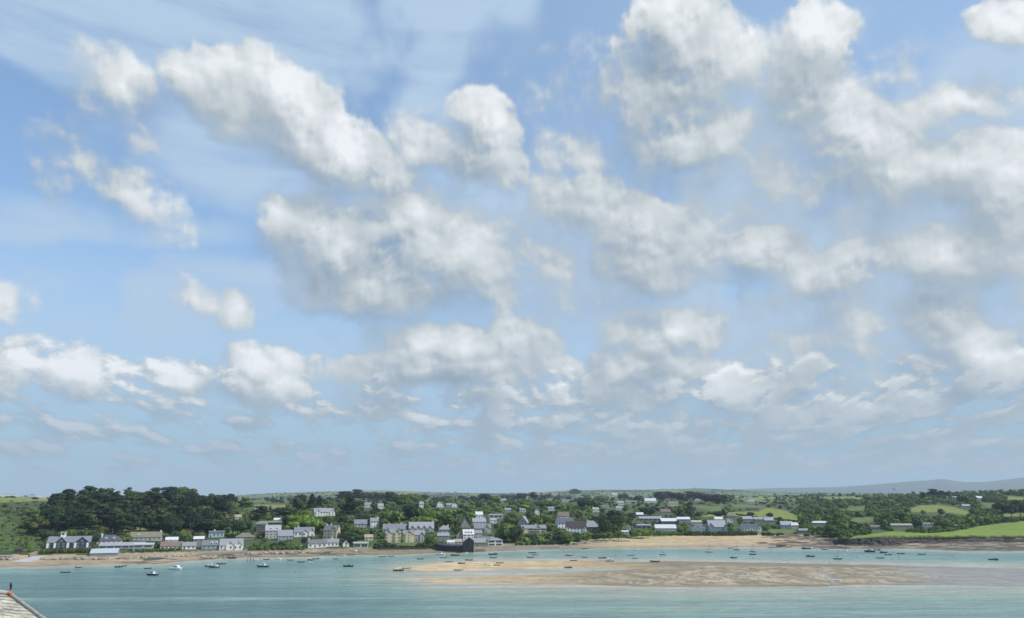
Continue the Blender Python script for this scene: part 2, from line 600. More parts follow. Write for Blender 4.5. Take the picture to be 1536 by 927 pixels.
def terrain(X, Y):
    """height and land-cover fields at world points (arrays)"""
    X, Y = np.asarray(X, float), np.asarray(Y, float)
    Yc = np.maximum(Y, 150.0)
    t = X / Yc
    wob = (fbm(X / 25, Y / 25, 3, 5) - 0.5)
    sh, bk = SHORE(t) + wob * 8, BACK(t) + wob * 2.0
    u = Y - bk
    # land table
    ti = np.interp(t, _tt, np.arange(len(_tt)))
    ui = np.interp(u, TU, np.arange(len(TU)))
    i0, j0 = np.clip(ti.astype(int), 0, len(_tt) - 2), np.clip(ui.astype(int), 0, len(TU) - 2)
    a, b = ti - i0, ui - j0
    a = a * a * (3 - 2 * a)
    zl = (_tz[i0, j0] * (1 - a) + _tz[i0 + 1, j0] * a) * (1 - b) + (_tz[i0, j0 + 1] * (1 - a) + _tz[i0 + 1, j0 + 1] * a) * b
    zl = zl + (fbm(X / 90, Y / 90, 3, 9) - 0.5) * np.interp(u, [0, 60, 300, 2000], [0, 1.5, 4, 7])
    # distant country and ridges
    farb = np.interp(u, [2600, 4200], [0, 1])
    zf = 40 + (fbm(X / 900, Y / 900, 3, 21) - 0.5) * 16
    zl = zl * (1 - farb) + zf * farb
    for fn, y0, wd in ((RA, 6000.0, 1300.0), (RB, 14500.0, 3200.0)):
        gk = np.exp(-((Y - y0) / wd) ** 2)
        hh = fn(t) - (24.0 if y0 > 9000 else 0.0) + (fbm(t * 60 + 3, Y / 800, 3, 31) - 0.5) * y0 * 0.0006
        zl = zl + np.maximum(hh - zf, 0) * gk * farb
    # beach
    k = np.clip((Y - sh) / np.maximum(bk - sh, 4.0), 0, 1)
    zb = 0.05 + 2.2 * k ** 1.3
    lip = np.clip(u / 3.0, 0, 1)
    z = np.where(u > 0, zb * (1 - lip) + zl * lip, zb)
    # sea bed and the sand bar
    depth = (sh - Y) * 0.035
    sd1 = np.minimum(B1T(t) - Y, Y - B1B(t)) + wob * 10
    sd2 = np.minimum(B2T(t) - Y, Y - B2B(t)) + wob * 7
    sd1 = sd1 - np.maximum(-0.145 - t, 0) * 900
    sd2 = sd2 - np.maximum(-0.125 - t, 0) * 900
    ripple = (fbm(X / 16, Y / 5, 3, 44) - 0.5) * 0.10
    bar1 = np.clip(sd1 * 0.018, -3, 0.35)
    bar2 = np.clip(sd2 * 0.022, -3, 0.5)
    shal = -0.10 - 0.012 * np.maximum(0, B2B(t) - Y) * 1.0 - 0.02 * np.maximum(0, Y - B1T(t)) - np.clip((0.2 - t) * 0.0, 0, 1)
    westm = np.interp(t, [-0.36, -0.10], [-1.9, 0.0])
    shal = shal + westm
    sea = np.maximum(np.maximum(bar1, bar2), np.maximum(-2.6 + 0 * Y, shal)) + ripple * np.clip(1 - np.abs(np.maximum(sd1, sd2)) / 60, 0, 1) * np.interp(t, [-0.2, 0.1, 0.5], [0.4, 1, 1])
    sea = np.maximum(sea, -depth - 0.02 * (depth < 0))
    y9 = 346.0
    sea = np.maximum(sea, -0.55 - ((Y - y9 - t * 10) / 7.5) ** 2 - np.clip(t - 0.12, 0, 1) * 12 - fbm(X / 40, Y / 40, 2, 61) * 0.9)
    sea = np.where(Y < sh, np.maximum(sea, np.clip(-depth, -2.6, 0)), sea)
    z = np.where(Y < sh, sea, z)
    # near shore below the viewpoint
    near = (200 - Y) * 0.2 + (fbm(X / 12, Y / 12, 3, 3) - 0.5) * 1.0
    near = np.where(Y < 10, 38.0 + 0 * Y, near)
    z = np.where(Y < 205, np.maximum(near, z - 0), z)
    return z, t, u, sh, bk, sd1, sd2


def ground_hit(px, py, lift=0.0):
    """where the sight line of a photo pixel meets the land"""
    d = ray(px, py)
    t = d.x / d.y
    y = np.concatenate([np.arange(330, 1500, 1.0), np.geomspace(1500, 20000, 900)])
    z = terrain(t * y, y)[0] + lift
    line = CAM_H + y * d.z / d.y
    hit = np.nonzero(line <= z)[0]
    if len(hit) == 0:
        hit = [int(np.argmin(line - z))]
    i = hit[0]
    return Vector((t * y[i], y[i], z[i] - lift))


def gz(x, y):
    return float(terrain(np.array([x]), np.array([y]))[0][0])


# field polygons seen in the photo: (polygon, colour index)
FIELDS = [
    ([(1268, 807), (1290, 803), (1340, 797), (1395, 800), (1430, 797), (1470, 789), (1540, 781), (1760, 776), (1760, 810), (1536, 810), (1268, 810)], 0),
    ([(1050, 774), (1085, 767), (1110, 768), (1140, 766), (1150, 761), (1175, 765), (1198, 774), (1202, 782), (1170, 781), (1130, 777), (1100, 773), (1070, 777)], 1),
    ([(1096, 757), (1112, 756), (1150, 760), (1140, 763), (1100, 761)], 2),
    ([(1110, 747), (1135, 744), (1165, 746), (1160, 748), (1130, 749.5)], 1),
    ([(1150, 793), (1190, 793), (1194, 800), (1150, 802)], 2),
    ([(1115, 797), (1145, 797), (1150, 803), (1120, 803)], 2),
    ([(1040, 756), (1085, 756), (1080, 768), (1045, 762)], 2),
    ([(1268, 762), (1300, 759), (1302, 765), (1275, 766)], 2),
    ([(1270, 780), (1285, 776), (1320, 775), (1310, 781), (1280, 785)], 2),
    ([(1362, 764), (1380, 758), (1405, 757), (1430, 760), (1455, 768), (1462, 774), (1420, 768), (1370, 768)], 1),
    ([(1508, 744), (1540, 746), (1540, 750), (1512, 750)], 1),
    ([(1503, 770), (1540, 769), (1540, 774), (1508, 776)], 1),
    ([(1470, 754), (1500, 754), (1495, 763), (1480, 760)], 2),
    ([(1230, 746), (1300, 746), (1300, 748), (1240, 748)], 3),
    ([(378, 757), (430, 757), (432, 763), (382, 764)], 3),
    ([(325, 748), (400, 748), (400, 752), (330, 754)], 2),
    ([(-100, 743), (145, 743), (130, 751), (60, 751), (30, 753), (-100, 757)], 1),
    ([(-100, 775), (20, 775), (30, 790), (45, 800), (60, 812), (70, 826), (-100, 826)], 4),
    ([(583, 813), (640, 813), (640, 818), (590, 819)], 2),
    ([(574, 772), (605, 770), (612, 780), (575, 782)], 1),
    ([(185, 796), (195, 789), (212, 788), (226, 797), (220, 800)], 3),
    ([(255, 826), (300, 824), (320, 828), (260, 832)], 2),
]
FIELD_COL = [(0.135, 0.205, 0.020), (0.150, 0.185, 0.028), (0.090, 0.130, 0.030), (0.170, 0.175, 0.055), (0.060, 0.092, 0.022)]


def in_poly(px, py, poly):
    r = np.zeros(np.shape(px), bool)
    n = len(poly)
    for i in range(n):
        x0, y0 = poly[i]
        x1, y1 = poly[(i + 1) % n]
        c = ((y0 > py) != (y1 > py))
        with np.errstate(divide='ignore', invalid='ignore'):
            xx = (x1 - x0) * (py - y0) / ((y1 - y0) if y1 != y0 else 1e-9) + x0
        r ^= c & (px < xx)
    return r


def make_ground():
    ys = np.concatenate([np.arange(-200, 200, 20.0), np.arange(200, 330, 8.0), np.arange(330, 980, 2.6),
                         np.geomspace(980, 3600, 120), np.geomspace(3750, 21000, 70)])
    ts = np.concatenate([np.linspace(-2.0, -0.84, 20), np.arange(-0.82, 0.82, 0.0030), np.linspace(0.84, 2.0, 20)])
    T, Y = np.meshgrid(ts, ys)
    X = T * np.maximum(Y, 150.0)
    z, t, u, sh, bk, sd1, sd2 = terrain(X, Y)
    px, py = project(X, np.maximum(Y, 30), z)
    C = np.zeros(X.shape + (3,))
    n1 = fbm(X / 40, Y / 40, 4, 71)
    C[:] = (0.045, 0.068, 0.020)
    C *= (0.7 + 0.6 * n1)[..., None]
    for poly, ci in FIELDS:
        m = in_poly(px, py, poly) & (u > 3)
        C[m] = FIELD_COL[ci]
    # far patchwork of fields
    cellx, celly = X / 230 + fbm(X / 700, Y / 700, 2, 81) * 1.5, Y / 420 + fbm(X / 800, Y / 800, 2, 83) * 1.5
    hsh = _hash(np.floor(cellx), np.floor(celly), 7)
    fx, fy = cellx - np.floor(cellx), celly - np.floor(celly)
    pal = np.array([(0.10, 0.15, 0.035), (0.075, 0.12, 0.03), (0.13, 0.16, 0.05), (0.16, 0.17, 0.07), (0.09, 0.14, 0.03)])
    pc = pal[np.clip((hsh * 5).astype(int), 0, 4)]
    hedge = (fx < 0.07) | (fy < 0.10) | (hsh > 0.86)
    pc = np.where(hedge[..., None], np.array((0.028, 0.045, 0.018)), pc)
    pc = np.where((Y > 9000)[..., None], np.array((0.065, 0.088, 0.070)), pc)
    fk = np.clip((u - 900) / 200, 0, 1)[..., None]
    infield = np.zeros(X.shape, bool)
    for poly, ci in FIELDS:
        infield |= in_poly(px, py, poly)
    C = np.where((~infield)[..., None], C * (1 - fk) + pc * fk, C)
    tj = t + (fbm(X / 70, Y / 25, 4, 131) - 0.5) * 0.16
    # sand
    beach = (u <= 1.0) & (Y > 205) & (Y > sh - 4)
    kk = np.clip((Y - sh) / np.maximum(bk - sh, 4), 0, 1)
    sn = fbm(X / 30, Y / 7, 4, 91)
    tcol = np.interp(t, [-0.60, -0.45, -0.33, -0.12, 0.08, 0.15, 0.33, 0.42, 0.7], np.arange(9))
    pals = np.array([(0.36, 0.27, 0.16), (0.34, 0.26, 0.16), (0.26, 0.20, 0.13), (0.20, 0.17, 0.10), (0.24, 0.21, 0.14),
                     (0.42, 0.33, 0.18), (0.40, 0.30, 0.17), (0.28, 0.23, 0.16), (0.22, 0.18, 0.12)])
    ci = np.clip(tcol.astype(int), 0, 7)
    cf = (tcol - ci)[..., None]
    sand = pals[ci] * (1 - cf) + pals[ci + 1] * cf
    sand = sand * (0.72 + 0.5 * sn)[..., None]
    wetk = np.clip(1 - z / 0.5, 0, 1)[..., None]
    sand = sand * (1 - 0.35 * wetk)
    C = np.where(beach[..., None], sand, C)
    # bar colour: pale tan at the left, browner and ridged at the right, grey wet flats far right
    barc = np.array([(0.43, 0.325, 0.19), (0.35, 0.265, 0.155), (0.200, 0.160, 0.098), (0.178, 0.142, 0.090), (0.20, 0.185, 0.165)])
    tb = np.interp(np.where(t > 0.3, tj, t), [-0.14, 0.02, 0.12, 0.45, 0.56], np.arange(5))
    ci = np.clip(tb.astype(int), 0, 3)
    cf = (tb - ci)[..., None]
    bcol = barc[ci] * (1 - cf) + barc[ci + 1] * cf
    up = (np.clip((sd1 - sd2) / 8 + 0.5, 0, 1) * np.clip((0.20 - tj) / 0.14, 0, 1) * 0.65)[..., None]
    bcol = bcol * (1 - up) + np.array((0.50, 0.37, 0.21)) * up
    bcol = bcol * (0.78 + 0.45 * fbm(X / 22, Y / 6, 4, 95))[..., None]
    isbar = (Y < sh) & (z > -3) & (Y > 205)
    C = np.where(isbar[..., None], bcol, C)
    # rocks below the cliff and dark weed along the quays
    rock = fbm(X / 12, Y / 5, 4, 101)
    rm = beach & (tj > 0.34) & (rock > np.interp(tj, [0.34, 0.42, 0.47, 0.52, 0.75], [0.62, 0.46, 0.40, 0.52, 0.46]))
    C = np.where(rm[..., None], np.array((0.075, 0.062, 0.045)), C)
    rm2 = beach & (t < -0.20) & (t > -0.50) & (rock > 0.60) & (kk < 0.7)
    C = np.where(rm2[..., None], np.array((0.06, 0.055, 0.035)), C)
    z = z + np.where(rm, (rock - 0.4) * 4.0, 0) + np.where(rm2, (rock - 0.55) * 2.0, 0)
    # cliff face at the right
    cl = (t > 0.435) & (u > -1.5) & (u < 2.8)
    C = np.where(cl[..., None], np.array((0.035, 0.033, 0.03)), C)
    V = np.stack([X, Y, z], -1).reshape(-1, 3)
    nr, nc = X.shape
    idx = np.arange(nr * nc).reshape(nr, nc)
    F = np.stack([idx[:-1, :-1], idx[:-1, 1:], idx[1:, 1:], idx[1:, :-1]], -1).reshape(-1, 4)
    me = np_mesh('ground', V, F, None)
    ca = me.color_attributes.new('cover', 'FLOAT_COLOR', 'POINT')
    ca.data.foreach_set('color', np.concatenate([C.reshape(-1, 3), np.ones((nr * nc, 1))], 1).astype(np.float32).ravel())
    wet = np.where((z < 1.2) & (Y > 205) & (u < 2), 1.0, 0.0)
    wet = wet + np.where(isbar, 0.9 * np.clip((tj - 0.50) / 0.06, 0, 1), 0.0)
    at = me.attributes.new('shore', 'FLOAT', 'POINT')
    at.data.foreach_set('value', wet.astype(np.float32).ravel())
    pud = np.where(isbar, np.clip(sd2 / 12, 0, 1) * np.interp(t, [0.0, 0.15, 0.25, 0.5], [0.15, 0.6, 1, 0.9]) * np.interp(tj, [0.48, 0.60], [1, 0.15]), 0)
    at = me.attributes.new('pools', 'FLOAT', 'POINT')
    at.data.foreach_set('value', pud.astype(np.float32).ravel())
    return me


gm = bpy.data.materials.new('ground')
gm.use_nodes = True
for x in list(gm.node_tree.nodes):
    gm.node_tree.nodes.remove(x)
q = NT(gm.node_tree)
at = q.n('ShaderNodeAttribute', attribute_name='cover')
sw = q.n('ShaderNodeAttribute', attribute_name='shore')
pl = q.n('ShaderNodeAttribute', attribute_name='pools')
geo = q.n('ShaderNodeNewGeometry')
pos = geo.outputs['Position']
nz = q.noise(pos, 0.12, 6, 0.65)
nz2 = q.noise(q.mapping(pos, sc=(0.035, 0.16, 0.1)), 1.0, 5, 0.6)
k = q.math('MULTIPLY', q.ramp(nz, 0.2, 0.8, 0.68, 1.32), q.ramp(nz2, 0.25, 0.75, 0.85, 1.15))
c = q.vm('SCALE', at.outputs['Color'], scale=k)
# ripples of the drying bar: ridges of dry sand with water standing between them
rp = q.noise(q.mapping(pos, rot=(0, 0, R(-32)), sc=(0.17, 0.085, 0.1)), 1.0, 5, 0.60, dist=0.7)
rp2 = q.noise(q.mapping(pos, rot=(0, 0, R(-28)), sc=(0.05, 0.035, 0.1)), 1.0, 4, 0.6, dist=0.5)
ridge = q.math('MULTIPLY', q.math('MULTIPLY', q.ramp(rp, 0.46, 0.55), q.ramp(rp2, 0.38, 0.58, 0.35, 1.25)), pl.outputs['Fac'])
c = q.mix(q.math('MULTIPLY', ridge, 0.62), c, (0.46, 0.37, 0.25, 1))
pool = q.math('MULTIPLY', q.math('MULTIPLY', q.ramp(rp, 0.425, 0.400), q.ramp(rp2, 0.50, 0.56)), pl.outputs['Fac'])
c = q.mix(q.math('MULTIPLY', pool, 0.9), c, (0.46, 0.48, 0.46, 1))  # bright cloud reflection painted into the pools' base colour
bs = q.n('ShaderNodeBsdfPrincipled')
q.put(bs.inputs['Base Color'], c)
rg = q.math('SUBTRACT', q.ramp(sw.outputs['Fac'], 0, 1, 0.95, 0.62), q.ramp(sw.outputs['Fac'], 1.0, 1.9, 0.0, 0.30))
rg = q.math('SUBTRACT', rg, q.math('MULTIPLY', pool, 0.52), clamp=True)
q.put(bs.inputs['Roughness'], rg)
bs.inputs['Specular IOR Level'].default_value = 0.4
bp = q.n('ShaderNodeBump')
bp.inputs['Strength'].default_value = 0.5
bp.inputs['Distance'].default_value = 0.6
q.put(bp.inputs['Height'], q.math('MULTIPLY', nz, q.math('SUBTRACT', 1.0, pool)))
q.put(bs.inputs['Normal'], bp.outputs[0])
o = q.n('ShaderNodeOutputMaterial')
q.put(o.inputs[0], bs.outputs[0])

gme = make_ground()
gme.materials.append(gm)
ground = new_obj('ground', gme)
tag(ground, kind='structure')


def make_water():
    ys = np.concatenate([np.arange(150, 330, 12.0), np.arange(330, 900, 3.0)])
    ts = np.concatenate([np.linspace(-2.2, -0.84, 12), np.arange(-0.82, 0.82, 0.005), np.linspace(0.84, 2.2, 12)])
    T, Y = np.meshgrid(ts, ys)
    X = T * Y
    z = terrain(X, Y)[0]
    V = np.stack([X, Y, np.zeros_like(X)], -1).reshape(-1, 3)
    nr, nc = X.shape
    idx = np.arange(nr * nc).reshape(nr, nc)
    F = np.stack([idx[:-1, :-1], idx[:-1, 1:], idx[1:, 1:], idx[1:, :-1]], -1).reshape(-1, 4)
    me = np_mesh('water', V, F, None)
    at = me.attributes.new('depth', 'FLOAT', 'POINT')
    at.data.foreach_set('value', np.clip(-z, 0, 5).astype(np.float32).ravel())
    return me


wm = bpy.data.materials.new('water')
wm.use_nodes = True
for x in list(wm.node_tree.nodes):
    wm.node_tree.nodes.remove(x)
q = NT(wm.node_tree)
dp = q.n('ShaderNodeAttribute', attribute_name='depth')
geo = q.n('ShaderNodeNewGeometry')
pos = geo.outputs['Position']
# silt and weed drift in long bands
band = q.noise(q.mapping(pos, rot=(0, 0, R(3)), sc=(0.0022, 0.028, 1)), 1.0, 5, 0.6)
fine = q.noise(q.mapping(pos, sc=(0.012, 0.11, 1)), 1.0, 5, 0.65)
dep = q.math('ADD', dp.outputs['Fac'], q.math('MULTIPLY', q.math('SUBTRACT', band, 0.5), 1.4))
cr = q.n('ShaderNodeValToRGB')
E = cr.color_ramp.elements
E[0].position, E[0].color = 0.0, (0.42, 0.39, 0.31, 1)
E[1].position, E[1].color = 1.0, (0.085, 0.180, 0.178, 1)
for p_, c_ in ((0.12, (0.31, 0.34, 0.275, 1)), (0.35, (0.190, 0.290, 0.258, 1)), (0.65, (0.120, 0.230, 0.215, 1))):
    e = E.new(p_)
    e.color = c_
q.put(cr.inputs[0], q.math('DIVIDE', dep, 2.6))
fine2 = q.noise(q.mapping(pos, rot=(0, 0, R(-5)), sc=(0.07, 0.42, 1)), 1.0, 4, 0.7)
c = q.vm('SCALE', cr.outputs[0], scale=q.math('MULTIPLY', q.ramp(fine, 0.3, 0.7, 0.82, 1.18), q.ramp(fine2, 0.3, 0.7, 0.80, 1.20)))
bs = q.n('ShaderNodeBsdfPrincipled')
q.put(bs.inputs['Base Color'], c)
bs.inputs['Roughness'].default_value = 0.22
bs.inputs['IOR'].default_value = 1.33
bs.inputs['Specular IOR Level'].default_value = 0.5
rip = q.noise(q.mapping(pos, rot=(0, 0, R(-8)), sc=(0.35, 0.9, 1)), 1.0, 6, 0.62)
bp = q.n('ShaderNodeBump')
bp.inputs['Strength'].default_value = 1.0
bp.inputs['Distance'].default_value = 0.9
q.put(bp.inputs['Height'], q.math('ADD', rip, q.math('MULTIPLY', q.noise(q.mapping(pos, rot=(0, 0, R(-12)), sc=(0.10, 0.32, 1)), 1.0, 3, 0.6), 2.2)))
q.put(bs.inputs['Normal'], bp.outputs[0])
o = q.n('ShaderNodeOutputMaterial')
q.put(o.inputs[0], bs.outputs[0])
wme = make_water()
wme.materials.append(wm)
water = new_obj('water', wme)
tag(water, kind='structure')

# ---------------------------------------------------------------- haze
hm = bpy.data.materials.new('haze')
hm.use_nodes = True
for x in list(hm.node_tree.nodes):
    hm.node_tree.nodes.remove(x)
q = NT(hm.node_tree)
pv = q.n('ShaderNodeVolumePrincipled')
pv.inputs['Color'].default_value = (0.72, 0.86, 1.0, 1)
pv.inputs['Density'].default_value = HAZE = 0.00006
o = q.n('ShaderNodeOutputMaterial')
q.put(o.inputs[1], pv.outputs[0])
hz = MB().box(-50000, 50000, -600, 21500, -5.0, 640).build('haze', hm)
tag(hz, kind='stuff')

# ---------------------------------------------------------------- houses
WALLS = {
    'white': mat('white_render', (0.71, 0.71, 0.69), 0.8, 0.08, 0.8),
    'cream': mat('cream_render', (0.62, 0.55, 0.36), 0.85, 0.10, 0.8),
    'pale': mat('pale_grey_render', (0.38, 0.39, 0.385), 0.85, 0.10, 0.8),
    'stone': mat('grey_stone', (0.24, 0.23, 0.21), 0.9, 0.22, 1.5, bump=0.05, bscale=2.5),
    'tan': mat('tan_stone', (0.40, 0.33, 0.24), 0.9, 0.18, 1.5, bump=0.05, bscale=2.5),
    'navy': mat('dark_blue_boarding', (0.035, 0.05, 0.085), 0.7, 0.15, 1.0),
    'blue': mat('blue_grey_render', (0.26, 0.34, 0.42), 0.8, 0.1, 1.0),
    'dark': mat('dark_timber', (0.05, 0.045, 0.04), 0.8, 0.2, 1.5),
    'black': mat('dark_wet_stone', (0.028, 0.030, 0.036), 0.85, 0.3, 1.2, bump=0.08, bscale=2.0),
    'teal': mat('pale_teal_boarding', (0.36, 0.50, 0.52), 0.8, 0.1, 1.0),
    'sage': mat('sage_render', (0.42, 0.47, 0.40), 0.85, 0.1, 1.0),
}
ROOFS = {
    'slate': mat('grey_slate', (0.155, 0.165, 0.185), 0.6, 0.16, 1.6, spec=0.45, bump=0.03, bscale=5, objvar=0.18),
    'light': mat('light_slate', (0.235, 0.25, 0.265), 0.6, 0.14, 1.6, spec=0.45, objvar=0.12),
    'lilac': mat('bleached_slate', (0.29, 0.295, 0.325), 0.6, 0.12, 1.6, spec=0.45, objvar=0.10),
    'sheet': mat('pale_blue_roof_sheet', (0.36, 0.42, 0.48), 0.5, 0.08, 0.8),
    'white': mat('white_roof_sheet', (0.54, 0.555, 0.57), 0.6, 0.06, 1.0),
    'brown': mat('brown_roof_tile', (0.17, 0.125, 0.105), 0.8, 0.18, 1.6, bump=0.03, objvar=0.1),
    'dark': mat('dark_roof_tile', (0.050, 0.042, 0.045), 0.75, 0.2, 1.6),
    'sage': mat('sage_roof_felt', (0.32, 0.36, 0.29), 0.85, 0.14, 1.2),
    'tan': mat('tan_roof_tile', (0.34, 0.30, 0.24), 0.85, 0.14, 1.2),
    'navy': mat('blue_slate', (0.075, 0.085, 0.12), 0.6, 0.16, 1.6, spec=0.4),
    'teal': mat('teal_slate', (0.15, 0.20, 0.21), 0.6, 0.16, 1.6, spec=0.4),
    'moss': mat('mossy_slate', (0.17, 0.165, 0.12), 0.85, 0.25, 1.2, objvar=0.1),
}
GLASS = mat('window_glass', (0.030, 0.036, 0.045), 0.12, 0.0, spec=0.6)
FRAME = mat('white_frame', (0.72, 0.72, 0.70), 0.5, 0.0)
DOORM = mat('painted_door', (0.10, 0.14, 0.18), 0.6, 0.1, objvar=0.4)
POT = mat('chimney_pot', (0.36, 0.17, 0.09), 0.85, 0.1)
METAL = mat('grey_metal', (0.30, 0.31, 0.32), 0.45, 0.1, metal=0.3)

_wm = {}


def window_mesh(w_, h_):
    key = (round(w_ * 5) / 5, round(h_ * 5) / 5)
    if key not in _wm:
        w2, h2 = key[0] / 2, key[1] / 2
        g_ = MB().box(-w2, w2, -0.05, 0.03, -h2, h2).mesh('window', GLASS)
        m = MB()
        f = 0.09
        m.box(-w2 - f, w2 + f, -0.09, 0.02, h2, h2 + f)
        m.box(-w2 - f, w2 + f, -0.13, 0.02, -h2 - f, -h2)
        m.box(-w2 - f, -w2, -0.088, 0.02, -h2, h2)
        m.box(w2, w2 + f, -0.088, 0.02, -h2, h2)
        m.box(-0.035, 0.035, -0.075, 0.02, -h2, h2)
        if key[0] > 2.2:
            m.box(-w2 / 2 - 0.03, -w2 / 2 + 0.03, -0.074, 0.02, -h2, h2)
            m.box(w2 / 2 - 0.03, w2 / 2 + 0.03, -0.074, 0.02, -h2, h2)
        _wm[key] = (g_, m.mesh('window_frame', FRAME))
    return _wm[key]


def add_window(root, x, y, z, w_, h_, rz=0.0):
    g_, f_ = window_mesh(w_, h_)
    o = new_obj('window', g_, root)
    o.location = (x, y, z)
    o.rotation_euler = (0, 0, rz)
    new_obj('window_frame', f_, o)


_dm = MB().box(-0.5, 0.5, -0.08, 0.02, 0, 2.05).mesh('door', DOORM)


def gable_roof(m, w_, d_, z0, rh, ov=0.35, th=0.22, axis='x'):
    """two roof slabs; ridge along axis"""
    a, b = (w_ / 2 + ov, d_ / 2 + ov) if axis == 'x' else (d_ / 2 + ov, w_ / 2 + ov)
    slope = rh / (b - ov)
    ze = z0 - slope * ov
    for s in (-1, 1):
        prof = [(s * b, ze), (s * b, ze + th), (0, z0 + rh + th), (0, z0 + rh)]
        m.prism(prof, axis, -a, a)


def gable_walls(m, w_, d_, z0, h, rh, axis='x'):
    if axis == 'x':
        m.prism([(-d_ / 2, z0), (d_ / 2, z0), (d_ / 2, h), (0, h + rh - 0.01), (-d_ / 2, h)], 'x', -w_ / 2, w_ / 2)
    else:
        m.prism([(-w_ / 2, z0), (w_ / 2, z0), (w_ / 2, h), (0, h + rh - 0.01), (-w_ / 2, h)], 'y', -d_ / 2, d_ / 2)


def hip_roof(m, w_, d_, z0, rh, ov=0.4, th=0.2):
    a, b = w_ / 2 + ov, d_ / 2 + ov
    r = max(a - b, 0.3)
    m.hexa([(-a, -b, z0), (a, -b, z0), (a, b, z0), (-a, b, z0), (-a, -b, z0 + th), (a, -b, z0 + th), (a, b, z0 + th), (-a, b, z0 + th)])
    top = [(-r, 0, z0 + rh + th), (r, 0, z0 + rh + th)]
    c = [(-a, -b, z0 + th), (a, -b, z0 + th), (a, b, z0 + th), (-a, b, z0 + th)]
    m.poly([c[0], c[1], top[1], top[0]])
    m.poly([c[2], c[3], top[0], top[1]])
    m.poly([c[1], c[2], top[1]])
    m.poly([c[3], c[0], top[0]])


HOUSES = []


